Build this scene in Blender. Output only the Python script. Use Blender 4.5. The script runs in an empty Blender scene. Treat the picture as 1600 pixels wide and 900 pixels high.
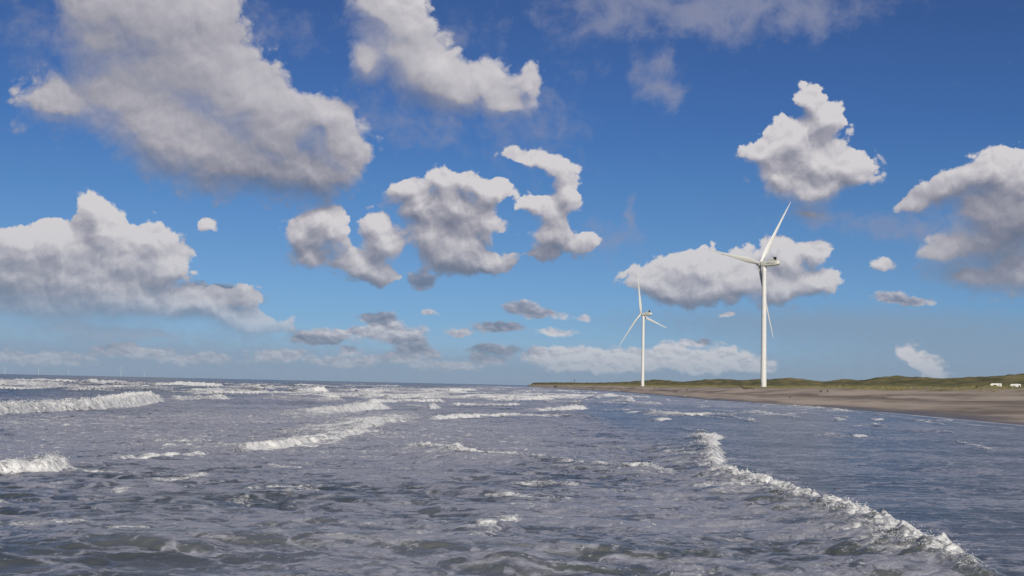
import bpy, math, random
import numpy as np
from mathutils import Vector, Matrix

random.seed(7)
C = bpy.context.scene.collection
scn = bpy.context.scene

# ------------------------------------------------------------------ camera
CAM_H = 5.0
F_PX = 2000.0                      # focal length in photo pixels (1600 wide)
ROLL = math.atan(0.0215)
PITCH = math.atan(151.4 * math.cos(ROLL) / F_PX)
Fv = np.array([0, math.cos(PITCH), math.sin(PITCH)])
R0 = np.array([1.0, 0, 0]); U0 = np.array([0, -math.sin(PITCH), math.cos(PITCH)])
Rv = math.cos(ROLL) * R0 + math.sin(ROLL) * U0
Uv = -math.sin(ROLL) * R0 + math.cos(ROLL) * U0
cam_d = bpy.data.cameras.new('camera'); cam = bpy.data.objects.new('camera', cam_d); C.objects.link(cam)
cam.matrix_world = Matrix(((Rv[0], Uv[0], -Fv[0], 0), (Rv[1], Uv[1], -Fv[1], 0), (Rv[2], Uv[2], -Fv[2], CAM_H), (0, 0, 0, 1)))
cam_d.sensor_width = 36.0
cam_d.lens = 36.0 * F_PX / 1600.0
cam_d.clip_start = 0.5; cam_d.clip_end = 200000
scn.camera = cam

def ray(px, py):
    d = Fv * F_PX + (px - 800) * Rv - (py - 450) * Uv
    return d / np.linalg.norm(d)
def azel(px, py):
    d = ray(px, py)
    return math.degrees(math.atan2(d[0], d[1])), math.degrees(math.asin(d[2]))
def sea_pt(px, py, z=0.0):
    d = ray(px, py); t = (z - CAM_H) / d[2]
    return np.array([d[0] * t, d[1] * t])

# ------------------------------------------------------------------ view, sun, sky
scn.view_settings.view_transform = 'Standard'; scn.view_settings.look = 'None'
scn.view_settings.gamma = 1.0; EXPO = 0.5
scn.view_settings.exposure = EXPO
scn.view_settings.use_curve_mapping = False
SUN_AZ, SUN_EL = 166.0, 27.0       # clockwise from the view direction (+Y), degrees
SKY_STRENGTH = 0.055
sd = bpy.data.lights.new('sun', 'SUN'); sd.energy = 3.8; sd.angle = math.radians(0.53); sd.color = (1.0, 0.93, 0.83)
so = bpy.data.objects.new('sun', sd); C.objects.link(so)
sv = Vector((math.sin(math.radians(SUN_AZ)) * math.cos(math.radians(SUN_EL)),
             math.cos(math.radians(SUN_AZ)) * math.cos(math.radians(SUN_EL)), math.sin(math.radians(SUN_EL))))
so.rotation_euler = sv.to_track_quat('Z', 'Y').to_euler()
so.location = (60, -100, 90)

class NT:
    """small helper that writes shader nodes"""
    def __init__(s, tree): s.t = tree
    def n(s, typ, **kw):
        nd = s.t.nodes.new(typ)
        for k, v in kw.items(): setattr(nd, k, v)
        return nd
    def put(s, sock, v):
        if isinstance(v, bpy.types.NodeSocket): s.t.links.new(v, sock)
        elif v is not None:
            if hasattr(sock.default_value, '__len__') and isinstance(v, (tuple, list)) and len(v) == 3 and len(sock.default_value) == 4: v = (*v, 1)
            sock.default_value = v
    def m(s, op, a, b=None, c=None, clamp=False):
        nd = s.n('ShaderNodeMath', operation=op, use_clamp=clamp)
        s.put(nd.inputs[0], a); s.put(nd.inputs[1], b)
        if c is not None: s.put(nd.inputs[2], c)
        return nd.outputs[0]
    def vm(s, op, a, b=None, scale=None):
        nd = s.n('ShaderNodeVectorMath', operation=op)
        s.put(nd.inputs[0], a); s.put(nd.inputs[1], b)
        if scale is not None: s.put(nd.inputs['Scale'], scale)
        return nd.outputs['Value'] if op in ('LENGTH', 'DOT_PRODUCT', 'DISTANCE') else nd.outputs['Vector']
    def ss(s, x, lo, hi, a=0.0, b=1.0):
        nd = s.n('ShaderNodeMapRange', interpolation_type='SMOOTHSTEP')
        s.put(nd.inputs['Value'], x); s.put(nd.inputs['From Min'], lo); s.put(nd.inputs['From Max'], hi)
        s.put(nd.inputs['To Min'], a); s.put(nd.inputs['To Max'], b)
        return nd.outputs['Result']
    def lin(s, x, lo, hi, a=0.0, b=1.0):
        nd = s.n('ShaderNodeMapRange', clamp=True)
        s.put(nd.inputs['Value'], x); s.put(nd.inputs['From Min'], lo); s.put(nd.inputs['From Max'], hi)
        s.put(nd.inputs['To Min'], a); s.put(nd.inputs['To Max'], b)
        return nd.outputs['Result']
    def noise(s, v, scale, detail=3, rough=0.5, dims='2D', dist=0.0, col=False, lac=2.0):
        nd = s.n('ShaderNodeTexNoise', noise_dimensions=dims)
        s.put(nd.inputs['Vector'], v); s.put(nd.inputs['Scale'], scale); s.put(nd.inputs['Detail'], detail)
        s.put(nd.inputs['Roughness'], rough); s.put(nd.inputs['Distortion'], dist); s.put(nd.inputs['Lacunarity'], lac)
        return nd.outputs['Color'] if col else nd.outputs['Fac']
    def after(s, v, x):
        # same vector, but only evaluated once x is known: keeps the number of values alive at one time small
        return s.vm('ADD', v, s.vm('MULTIPLY', x, (1e-7, 1e-7, 0)))
    def nvec(s, v, scale, detail, rough):
        a = s.noise(v, scale, detail, rough); b = s.noise(s.vm('ADD', v, (37.3, 11.9, 0)), scale, detail, rough)
        c = s.n('ShaderNodeCombineXYZ'); s.put(c.inputs[0], s.m('SUBTRACT', a, 0.5)); s.put(c.inputs[1], s.m('SUBTRACT', b, 0.5))
        return c.outputs[0]
    def voro(s, v, scale, detail=3, rough=0.5, feature='F1', dims='2D', lac=2.0, rnd=1.0):
        nd = s.n('ShaderNodeTexVoronoi', voronoi_dimensions=dims, feature=feature)
        s.put(nd.inputs['Vector'], v); s.put(nd.inputs['Scale'], scale)
        for k, val in (('Detail', detail), ('Roughness', rough), ('Lacunarity', lac), ('Randomness', rnd)):
            if k in nd.inputs: s.put(nd.inputs[k], val)
        return nd.outputs['Distance']
    def mix(s, f, a, b, typ='MIX'):
        nd = s.n('ShaderNodeMix', data_type='RGBA', blend_type=typ)
        s.put(nd.inputs['Factor'], f); s.put(nd.inputs['A'], None); s.put(nd.inputs[6], a); s.put(nd.inputs[7], b)
        return nd.outputs[2]
    def ramp(s, x, stops):
        nd = s.n('ShaderNodeValToRGB'); cr = nd.color_ramp; cr.interpolation = 'LINEAR'
        while len(cr.elements) < len(stops): cr.elements.new(0.5)
        for e, (p, c) in zip(cr.elements, stops): e.position = p; e.color = (*c, 1)
        s.put(nd.inputs['Fac'], x)
        return nd.outputs['Color']

def blob_chain(h, P, blobs):
    """sum of soft ellipses: blobs are (px, py, rx, ry, tilt, weight) measured on the sky in degrees"""
    cur = None; k = 1.0 / F_PX * 180 / math.pi
    for i, (cx, cy, rx, ry, rot, w) in enumerate(blobs):
        if i and i % 8 == 0: P = h.after(P, cur)
        a, e = azel(cx, cy)
        g = h.n('ShaderNodeTexGradient', gradient_type='QUADRATIC_SPHERE')
        tm = g.texture_mapping; tm.vector_type = 'TEXTURE'
        tm.translation = (a, e, 0); tm.rotation = (0, 0, math.radians(-rot))
        q = 1.0 / (1.0 - 0.28 / math.sqrt(w)) if w > 0.1 else 1.4
        tm.scale = (rx * k * min(q, 2.2) * 1.20, ry * k * min(q, 2.2) * 1.20, 1)
        h.put(g.inputs[0], P)
        v = g.outputs['Fac']
        if w != 1.0: v = h.m('MULTIPLY', v, w) if cur is None else h.m('MULTIPLY_ADD', v, w, cur)
        elif cur is not None: v = h.m('ADD', v, cur)
        cur = v
    return h.m('SQRT', cur)

def layout_group(name, blobs):
    g = bpy.data.node_groups.new(name, 'ShaderNodeTree')
    g.interface.new_socket('P', in_out='INPUT', socket_type='NodeSocketVector')
    g.interface.new_socket('Field', in_out='OUTPUT', socket_type='NodeSocketFloat')
    h = NT(g); gi = h.n('NodeGroupInput'); go = h.n('NodeGroupOutput')
    g.links.new(blob_chain(h, gi.outputs[0], blobs), go.inputs[0])
    return g

CUMULUS = [  # x, y, rx, ry, tilt, weight in photo coordinates
 # great cloud upper left
 (250, 40, 110, 80, 0, 1.1), (150, 70, 70, 60, 0, .9), (180, 10, 80, 50, 0, .9), (310, 90, 70, 60, 0, 1), (320, 20, 50, 40, 0, .8), (95, 165, 68, 48, -8, .9), (190, 150, 80, 60, 0, 1), (290, 130, 90, 70, 0, 1.1), (250, 225, 60, 46, 0, .9),
 (390, 150, 75, 62, 0, 1.1), (320, 225, 90, 70, 0, 1.1), (230, 200, 70, 50, 0, .9), (440, 220, 84, 70, 0, 1.15), (510, 185, 46, 40, 0, 1), (535, 235, 46, 46, 0, 1), (370, 270, 110, 40, 3, 1), (500, 278, 60, 34, 0, .9),
 # upper middle
 (595, 10, 60, 60, 0, 1), (640, 40, 40, 40, 0, .8), (625, 85, 62, 54, 0, 1), (680, 110, 40, 34, 0, .8), (570, 105, 36, 40, 0, .8), (670, 135, 64, 46, 12, 1), (720, 150, 52, 34, 8, 1), (762, 130, 38, 36, 0, 1), (795, 168, 46, 26, 0, .95), (826, 130, 22, 38, 8, .9),
 # middle
 (500, 340, 40, 26, 0, 1), (470, 368, 30, 28, 0, 1), (520, 368, 34, 24, 0, 1), (490, 405, 34, 20, 0, .9), (592, 355, 26, 26, 0, 1), (598, 385, 28, 26, 0, .95), (560, 412, 34, 26, 0, 1), (590, 428, 34, 18, 0, .9),
 (640, 292, 28, 20, 0, 1), (690, 280, 22, 18, 0, 1), (735, 282, 26, 18, 0, 1), (772, 296, 24, 20, 0, 1), (650, 325, 36, 32, 0, 1), (712, 325, 44, 40, 0, 1.1), (765, 340, 24, 30, 0, .9), (668, 372, 36, 30, 0, 1), (720, 385, 48, 36, 0, 1), (760, 415, 46, 20, 0, .95), (700, 405, 40, 18, 0, .8),
 (806, 242, 22, 10, -5, .95), (838, 246, 26, 14, 0, 1), (872, 262, 24, 22, 0, 1), (884, 298, 22, 24, 0, 1), (830, 318, 26, 14, 0, 1), (866, 330, 32, 26, 0, 1), (858, 366, 34, 26, 0, 1), (905, 382, 28, 18, 0, .85), (845, 395, 34, 12, 0, .75),
 # left
 (150, 330, 26, 22, 0, 1), (160, 362, 38, 30, 0, 1.05), (95, 375, 44, 32, 0, 1), (30, 375, 44, 30, 0, .95), (235, 372, 46, 28, 0, 1), (200, 410, 74, 42, 0, 1.05), (100, 425, 80, 46, 0, 1.05), (20, 430, 60, 44, 0, .95), (265, 418, 34, 26, 0, .9),
 (60, 485, 110, 36, 0, 1), (190, 470, 90, 40, 0, 1), (290, 475, 50, 22, 0, .9), (350, 490, 62, 28, 0, 1), (378, 460, 28, 14, 0, .9), (400, 510, 46, 20, 0, .85), (140, 520, 200, 22, 0, .9),
 (320, 350, 19, 14, 0, .85),
 # right of centre
 (1266, 158, 22, 22, 0, 1), (1288, 188, 28, 24, 0, 1), (1240, 215, 40, 28, 0, 1), (1192, 236, 32, 22, 0, .95), (1210, 270, 36, 26, 0, .95), (1270, 250, 60, 44, 0, 1.1), (1325, 262, 36, 32, 0, 1), (1265, 300, 56, 26, 0, 1), (1262, 335, 44, 20, 0, .75),
 # behind the turbines
 (1010, 440, 34, 24, 0, .9), (1060, 415, 36, 28, 0, 1), (1050, 455, 48, 26, 0, 1), (1110, 415, 36, 24, 0, 1), (1110, 450, 54, 26, 0, 1), (1165, 430, 44, 34, 0, 1), (1225, 400, 40, 24, 0, 1), (1275, 395, 20, 16, 0, .9), (1225, 445, 42, 30, 0, 1), (1278, 440, 30, 26, 0, .95),
 # right edge
 (1545, 270, 56, 26, -6, 1), (1600, 290, 60, 40, 0, 1), (1480, 300, 44, 22, -6, .9), (1430, 318, 30, 14, -6, .75), (1590, 345, 60, 50, 0, 1.05), (1480, 395, 56, 26, 0, .95), (1550, 380, 70, 56, 0, 1.05), (1540, 330, 50, 30, 0, .8), (1600, 430, 60, 32, 0, 1), (1510, 435, 70, 22, 0, .9), (1376, 412, 17, 14, 0, .75),
 (1680, 320, 90, 70, 0, 1)]
LOWCLOUD = [
 (440, 556, 46, 9, 0, .75), (540, 566, 40, 8, 0, .7), (700, 572, 44, 8, 0, .7), (620, 560, 40, 8, 0, .65), (300, 560, 60, 9, 0, .5), (200, 548, 50, 9, 0, .7), (60, 560, 70, 10, 0, .7), (560, 520, 30, 7, 0, .6), (720, 520, 22, 6, 0, .6), (870, 520, 26, 6, 0, .6),
 (600, 515, 26, 16, 0, .9), (640, 532, 34, 22, 14, 1), (590, 496, 32, 8, 0, .8), (500, 527, 46, 13, 0, .9), (672, 554, 13, 7, 0, .8), (815, 480, 32, 10, 4, .85), (850, 490, 30, 7, 4, .75), (782, 512, 36, 9, 0, .8),
 (850, 556, 34, 15, 0, 1), (880, 562, 30, 17, 0, 1), (915, 560, 34, 15, 0, .95), (960, 564, 50, 18, 0, 1), (1010, 562, 30, 14, 0, .9), (1050, 552, 32, 15, 0, 1), (1080, 568, 60, 14, 0, .95), (1130, 560, 44, 16, 0, 1), (1175, 572, 34, 11, 0, .85), (1425, 552, 18, 14, 0, .75), (1452, 572, 30, 14, 20, .75),
 (772, 546, 38, 8, 0, .75), (762, 562, 28, 9, 0, .65), (1095, 535, 24, 6, 0, .7), (912, 498, 15, 5, 0, .6), (1135, 492, 12, 4, 0, .6), (670, 488, 13, 5, 0, .6),
 (548, 548, 16, 7, 0, .7), (1390, 464, 22, 9, 0, .9), (1420, 470, 32, 6, 2, .9), (340, 458, 60, 13, 6, .95), (660, 438, 22, 14, 0, .75)]
BANK = [(120, 555, 460, 34, 0, .9), (560, 572, 330, 22, 0, .7), (1000, 580, 300, 22, 0, .9), (1480, 530, 360, 40, 2, .9), (1250, 505, 240, 18, 0, .6), (1500, 580, 260, 24, 0, .7)]
WISP = [(1080, 10, 170, 44, 4, 1), (1240, 18, 150, 32, -4, .7), (1030, 130, 40, 34, 20, .9), (930, 30, 70, 44, 10, .5), (430, 48, 50, 24, 0, .4), (990, 332, 14, 18, 20, .7),
 (840, 200, 60, 50, 0, .3), (1440, 350, 60, 30, 0, .4), (945, 375, 50, 24, 0, .5), (700, 60, 60, 36, 0, .3), (60, 60, 50, 50, 0, .35), (1320, 345, 70, 12, 0, .35), (640, 190, 100, 30, 0, .35)]
SOFTEN = [(280, 100, 330, 190, 10, 1), (690, 120, 240, 120, 10, 1), (1480, 400, 120, 120, 0, .5), (1262, 335, 70, 34, 0, .8), (140, 520, 260, 30, 0, .8)]
SHADE = [(1560, 320, 80, 40, 0, .75), (1590, 400, 60, 40, 0, .6), (745, 425, 70, 18, 0, .5), (600, 440, 40, 12, 0, .4), (870, 392, 60, 14, 0, .4), (420, 290, 160, 30, 4, .9), (450, 240, 100, 40, 10, .35), (180, 60, 130, 90, 0, .2), (1262, 338, 64, 24, 0, 1), (1500, 430, 100, 28, 0, .95), (1560, 385, 80, 34, 0, .7), (1470, 310, 70, 20, 0, .7),
 (720, 425, 110, 24, 0, .6), (860, 395, 80, 20, 0, .55), (570, 440, 60, 16, 0, .55), (180, 500, 190, 28, 0, .7), (340, 458, 62, 16, 4, 1), (60, 505, 150, 26, 0, .6), (1100, 475, 130, 14, 0, .7), (1260, 470, 50, 12, 0, .6),
 (30, 445, 60, 24, 0, .35), (650, 165, 100, 26, 8, .45), (390, 522, 60, 12, 0, .6), (590, 496, 34, 9, 0, .9), (832, 484, 48, 11, 0, .8), (782, 512, 36, 10, 0, .8), (1405, 468, 42, 9, 0, 1), (500, 408, 50, 18, 0, .5), (700, 350, 40, 30, 0, .3),
 (640, 548, 50, 10, 0, .6), (1080, 30, 200, 60, 0, .6), (770, 546, 60, 10, 0, .8), (1095, 535, 24, 7, 0, .9), (500, 537, 60, 9, 0, .7), (660, 438, 22, 14, 0, 1)]

world = bpy.data.worlds.new('World'); scn.world = world; world.use_nodes = True
wt = world.node_tree; wt.nodes.clear(); W = NT(wt)
wo = W.n('ShaderNodeOutputWorld'); bg = W.n('ShaderNodeBackground'); wt.links.new(bg.outputs[0], wo.inputs[0])
bg.inputs['Strength'].default_value = SKY_STRENGTH
sky = W.n('ShaderNodeTexSky', sky_type='NISHITA', sun_disc=False)
sky.sun_elevation = math.radians(SUN_EL); sky.sun_rotation = math.radians(SUN_AZ)
sky.air_density = 1.0; sky.dust_density = 0.6; sky.ozone_density = 2.2; sky.altitude = 0
tc = W.n('ShaderNodeTexCoord'); D = tc.outputs['Generated']
sx = W.n('ShaderNodeSeparateXYZ'); wt.links.new(D, sx.inputs[0])
az = W.m('MULTIPLY', W.m('ARCTAN2', sx.outputs[0], sx.outputs[1]), 57.29578)
el = W.m('MULTIPLY', W.m('ARCSINE', sx.outputs[2]), 57.29578)
cx = W.n('ShaderNodeCombineXYZ'); wt.links.new(az, cx.inputs[0]); wt.links.new(el, cx.inputs[1]); P = cx.outputs[0]

def use(g, vec):
    nd = W.n('ShaderNodeGroup'); nd.node_tree = g; W.put(nd.inputs[0], vec); return nd.outputs[0]
gC = layout_group('cumulus_layout', CUMULUS)
KS = 1.0 / SKY_STRENGTH / 2 ** EXPO
# warped sky coordinates shared by all layers
w1 = W.nvec(P, 0.40, 5, 0.56)
Pw = W.vm('ADD', P, W.vm('SCALE', w1, scale=1.0))
STEP = (0.18, 0.62, 0)              # towards the light as it reads on the sky
B0 = use(gC, Pw)
Pw = W.after(Pw, B0)
B1 = use(gC, W.vm('ADD', Pw, STEP))
P = W.after(P, B1)
Q = W.vm('ADD', W.vm('MULTIPLY', P, (1, 1.12, 1)), W.vm('SCALE', w1, scale=1.1))
def puffs(q, d=3.6):
    return W.m('SUBTRACT', 0.50, W.voro(q, 0.84, d, 0.50, lac=2.2))
bil0 = puffs(Q); bil1 = puffs(W.vm('ADD', Q, (0.10, 0.30, 0)))
fn = W.m('SUBTRACT', W.noise(Q, 0.8, 7, 0.60), 0.5)
soft = blob_chain(W, P, SOFTEN)
P = W.after(P, soft)
det = W.m('MULTIPLY', W.m('MULTIPLY_ADD', bil0, 0.74, W.m('MULTIPLY', fn, 0.56)), W.ss(soft, 0.1, 0.8, 1.0, 0.85))
gate = W.m('MULTIPLY', W.m('MULTIPLY', B0, 3.2, clamp=True), W.ss(B0, 0.30, 0.75, 1.0, 0.30))
F0 = W.m('MULTIPLY_ADD', det, gate, B0)
wid = W.ss(soft, 0.1, 0.7, 0.29, 0.66)
# cloud edges are crisp towards the light and frayed below
top = W.m('SUBTRACT', B0, B1)
wid = W.m('MULTIPLY', wid, W.ss(top, -0.12, 0.14, 1.9, 0.62))
aC = W.ss(F0, 0.11, W.m('ADD', 0.11, wid))
sh = blob_chain(W, W.vm('ADD', P, W.vm('SCALE', w1, scale=1.4)), SHADE)
P = W.after(P, sh)
tone = W.m('MULTIPLY_ADD', W.ss(top, -0.45, 0.50, -0.34, 0.42), W.ss(soft, 0.1, 0.8, 1.0, 0.60), 0.60)
tone = W.m('MULTIPLY_ADD', W.m('SUBTRACT', bil0, bil1), W.ss(soft, 0.1, 0.8, 0.36, 0.12), tone)
tone = W.m('MULTIPLY_ADD', fn, 0.16, tone)
tone = W.m('MULTIPLY_ADD', sh, -0.46, W.m('ADD', tone, 0.04))
# small far clouds low over the sea
w2 = W.nvec(P, 1.3, 4, 0.55)
PL = W.vm('ADD', P, W.vm('MULTIPLY', w2, (0.9, 0.45, 0)))
LB = blob_chain(W, PL, LOWCLOUD)
P = W.after(P, LB)
QL = W.vm('ADD', W.vm('MULTIPLY', P, (1, 1.6, 1)), W.vm('SCALE', w2, scale=0.4))
bl0 = W.m('SUBTRACT', 0.5, W.voro(QL, 1.25, 1.6, 0.4, lac=2.3)); bl1 = W.m('SUBTRACT', 0.5, W.voro(W.vm('ADD', QL, (0.05, 0.16, 0)), 1.25, 1.6, 0.4, lac=2.3))
fnl = W.m('SUBTRACT', W.noise(QL, 2.2, 5, 0.6), 0.5)
L0 = W.m('MULTIPLY_ADD', W.m('MULTIPLY_ADD', bl0, 0.30, W.m('MULTIPLY', fnl, 0.28)), W.m('MULTIPLY', LB, 3.0, clamp=True), LB)
aL = W.m('MULTIPLY', W.ss(L0, 0.16, 0.50), W.ss(el, 0.3, 1.6, 0.55, 0.84))
toneL = W.m('MULTIPLY_ADD', W.m('SUBTRACT', bl0, bl1), 0.55, W.m('MULTIPLY_ADD', fnl, 0.4, W.m('MULTIPLY_ADD', W.ss(az, 0.0, 2.0), 0.26, 0.70)))
toneL = W.m('MULTIPLY_ADD', sh, -0.75, toneL)
# thin veils high up
WB = blob_chain(W, W.vm('ADD', P, W.vm('SCALE', w1, scale=2.6)), WISP)
P = W.after(P, WB)
BB = blob_chain(W, W.vm('ADD', P, W.vm('MULTIPLY', w2, (2.5, 0.6, 0))), BANK)
aB = W.m('MULTIPLY', W.ss(W.m('MULTIPLY_ADD', fnl, 0.5, BB), 0.05, 0.95), 0.62)
aW = W.m('MULTIPLY', W.ss(W.m('MULTIPLY_ADD', fn, 1.1, WB), 0.15, 1.05), 0.75)

def cloudcol(t):
    c = W.ramp(t, [(0.0, (0.145, 0.170, 0.240)), (0.25, (0.215, 0.230, 0.300)), (0.5, (0.325, 0.325, 0.385)), (0.75, (0.480, 0.468, 0.512)), (1.0, (0.640, 0.622, 0.640))])
    return W.vm('SCALE', c, scale=KS)
# tint by elevation, multiplied into the sky texture's colour to set its gradient
tint = W.ramp(W.lin(el, -1.0, 24.0), [
 (0.00, (0.47, 0.63, 1.10)), (0.04, (0.46, 0.62, 1.08)), (0.087, (0.385, 0.56, 1.00)), (0.156, (0.315, 0.50, 0.87)), (0.268, (0.275, 0.435, 0.72)),
 (0.384, (0.238, 0.395, 0.655)), (0.492, (0.205, 0.352, 0.625)), (0.708, (0.202, 0.305, 0.545)), (1.0, (0.21, 0.29, 0.50))])
skyc = W.vm('SCALE', W.vm('MULTIPLY', sky.outputs[0], tint), scale=0.1 * KS)
def c3(r, g, b): return (r * KS, g * KS, b * KS, 1)
col = W.mix(aW, skyc, c3(.27, .29, .40))
col = W.mix(aB, col, c3(.235, .305, .41))
haze_c = c3(.27, .36, .47)
colL = W.mix(W.ss(el, 0.3, 2.4, 0.50, 0.06), cloudcol(toneL), haze_c)
col = W.mix(aL, col, colL)
colC = W.mix(W.ss(el, 1.0, 8.0, 0.40, 0.0), cloudcol(tone), haze_c)
col = W.mix(W.m('MULTIPLY', aC, W.ss(el, 1.0, 4.0, 0.35, 1.0)), col, colC)
# clouds of the rest of the sky, outside the part the photograph looks at
Dn = W.vm('MULTIPLY', W.after(D, WB), (1, 1, 1.6))
gn = W.m('MULTIPLY_ADD', W.voro(Dn, 3.2, 2, .5, dims='3D'), -0.5, W.noise(Dn, 2.3, 4, .58, dims='3D'))
out = W.m('MAXIMUM', W.ss(W.m('ABSOLUTE', az), 25.0, 34.0), W.ss(el, 18.5, 25.0))
ga = W.m('MULTIPLY', W.m('MULTIPLY', W.ss(gn, 0.20, 0.40), out), W.ss(el, 0.5, 5.0))
col = W.mix(W.m('MULTIPLY', ga, 0.9), col, c3(.42, .43, .49))
wt.links.new(col, bg.inputs['Color'])
world.cycles.sampling_method = 'MANUAL'; world.cycles.sample_map_resolution = 512
scn.cycles.use_adaptive_sampling = True; scn.cycles.adaptive_threshold = 0.012; scn.cycles.adaptive_min_samples = 16
scn.cycles.use_denoising = True
scn.cycles.max_bounces = 5; scn.cycles.diffuse_bounces = 2; scn.cycles.glossy_bounces = 2; scn.cycles.transmission_bounces = 1
# ------------------------------------------------------------------ helpers
def tag(o, label=None, cat=None, group=None, kind=None):
    if label: o['label'] = label
    if cat: o['category'] = cat
    if group: o['group'] = group
    if kind: o['kind'] = kind
    return o
def mesh_obj(name, verts, faces, mats, parent=None, smooth=False, fmat=None):
    me = bpy.data.meshes.new(name)
    me.from_pydata([tuple(v) for v in verts], [], [tuple(f) for f in faces]); me.validate(); me.update()
    for m_ in (mats if isinstance(mats, (list, tuple)) else [mats]): me.materials.append(m_)
    if fmat:
        for p, i in zip(me.polygons, fmat): p.material_index = i
    if smooth: me.polygons.foreach_set('use_smooth', [True] * len(me.polygons))
    o = bpy.data.objects.new(name, me); C.objects.link(o)
    if parent: o.parent = parent
    return o
def empty(name, loc, rz=0.0):
    o = bpy.data.objects.new(name, None); C.objects.link(o); o.location = loc; o.rotation_euler = (0, 0, rz); o.empty_display_size = 1
    return o
class MB:
    """collects shapes for one mesh"""
    def __init__(s): s.v = []; s.f = []; s.mi = []
    def add(s, vs, fs, mi=0):
        b = len(s.v); s.v += [tuple(v) for v in vs]; s.f += [tuple(i + b for i in f) for f in fs]; s.mi += [mi] * len(fs)
    def box(s, c, d, bev=0.0, mi=0, taper=(1, 1)):
        """box with chamfered vertical and horizontal edges"""
        x, y, z = d[0] / 2, d[1] / 2, d[2] / 2; b = min(bev, x * .9, y * .9, z * .9)
        if b <= 0:
            vs = [(c[0] + sx * x * (taper[0] if sz > 0 else 1), c[1] + sy * y * (taper[1] if sz > 0 else 1), c[2] + sz * z) for sz in (-1, 1) for sx, sy in ((-1, -1), (1, -1), (1, 1), (-1, 1))]
            s.add(vs, [(3, 2, 1, 0), (4, 5, 6, 7), (0, 1, 5, 4), (1, 2, 6, 5), (2, 3, 7, 6), (3, 0, 4, 7)], mi); return
        rings = []
        for (zz, ins) in ((-z, b), (-z + b * .3, b * .3), (-z + b, 0), (z - b, 0), (z - b * .3, b * .3), (z, b)):
            ring = []
            for sx, sy in ((-1, -1), (1, -1), (1, 1), (-1, 1)):
                X, Y = x - ins, y - ins; q = b * .8
                a = (sx * X, sy * (Y - q)); bb = (sx * (X - q), sy * Y)
                mid = (sx * (X - q * .3), sy * (Y - q * .3))
                pts = [a, mid, bb] if sx * sy > 0 else [bb, mid, a]
                ring += [(c[0] + p[0], c[1] + p[1], c[2] + zz) for p in pts]
            rings.append(ring)
        s.loft(rings, mi)
    def loft(s, rings, mi=0, caps=True):
        n = len(rings[0]); b = len(s.v)
        for r in rings: s.v += [tuple(p) for p in r]
        for i in range(len(rings) - 1):
            for j in range(n):
                k = (j + 1) % n
                s.f.append((b + i * n + j, b + i * n + k, b + (i + 1) * n + k, b + (i + 1) * n + j)); s.mi.append(mi)
        if caps:
            s.f.append(tuple(b + j for j in reversed(range(n)))); s.mi.append(mi)
            s.f.append(tuple(b + (len(rings) - 1) * n + j for j in range(n))); s.mi.append(mi)
    def lathe(s, prof, c=(0, 0, 0), n=32, mi=0):
        s.loft([[(c[0] + r * math.cos(2 * math.pi * j / n), c[1] + r * math.sin(2 * math.pi * j / n), c[2] + z) for j in range(n)] for r, z in prof], mi)
    def tube(s, pts, rad, n=8, mi=0):
        rings = []
        pts = [Vector(p) for p in pts]
        for i, p in enumerate(pts):
            t = (pts[min(i + 1, len(pts) - 1)] - pts[max(i - 1, 0)]).normalized()
            u = t.cross(Vector((0, 1, 0) if abs(t.y) < .9 else (1, 0, 0))).normalized(); w = t.cross(u)
            r = rad[i] if hasattr(rad, '__len__') else rad
            rings.append([p + (u * math.cos(2 * math.pi * j / n) + w * math.sin(2 * math.pi * j / n)) * r for j in range(n)])
        s.loft(rings, mi)
    def obj(s, name, mats, parent=None, smooth=False): return mesh_obj(name, s.v, s.f, mats, parent, smooth, s.mi)

def new_mat(name):
    m = bpy.data.materials.new(name); m.use_nodes = True; t = m.node_tree; t.nodes.clear(); h = NT(t)
    o = h.n('ShaderNodeOutputMaterial'); b = h.n('ShaderNodeBsdfPrincipled'); t.links.new(b.outputs[0], o.inputs[0])
    return m, h, b
def simple_mat(name, col, rough=0.5, metal=0.0, var=0.12, scale=3.0, grime=None):
    m, h, b = new_mat(name)
    tcn = h.n('ShaderNodeTexCoord'); v = tcn.outputs['Object']
    n1 = h.noise(v, scale, 5, 0.6, dims='3D')
    c = h.mix(h.lin(n1, 0.3, 0.7), tuple(x * (1 - var) for x in col), tuple(min(1, x * (1 + var)) for x in col))
    if grime: c = h.mix(h.m('MULTIPLY', h.ss(h.noise(v, scale * .4, 4, 0.65, dims='3D'), 0.5, 0.75), 0.5), c, grime)
    h.put(b.inputs['Base Color'], c); b.inputs['Roughness'].default_value = rough; b.inputs['Metallic'].default_value = metal
    return m

# ---- numpy value noise
_rs = np.random.RandomState(11); _perm = _rs.permutation(4096); _val = _rs.rand(4096)
def _h(ix, iy): return _val[_perm[(ix + _perm[iy & 4095]) & 4095]]
def vnoise(x, y):
    ix = np.floor(x).astype(np.int64); iy = np.floor(y).astype(np.int64); fx = x - ix; fy = y - iy
    fx = fx * fx * fx * (fx * (fx * 6 - 15) + 10); fy = fy * fy * fy * (fy * (fy * 6 - 15) + 10)
    a = _h(ix & 4095, iy); b = _h((ix + 1) & 4095, iy); c = _h(ix & 4095, iy + 1); d = _h((ix + 1) & 4095, iy + 1)
    return (a + (b - a) * fx) * (1 - fy) + (c + (d - c) * fx) * fy
def fbm(x, y, o=4, g=0.5):
    s = np.zeros_like(x, dtype=float); a = 1.0; t = 0.0
    for i in range(o):
        s += a * (vnoise(x + 17.3 * i, y + 31.7 * i) - 0.5); t += a; a *= g; x = x * 2.03; y = y * 2.03
    return s / t * 2
def sstep(x, a, b):
    t = np.clip((x - a) / (b - a), 0, 1); return t * t * (3 - 2 * t)

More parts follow.
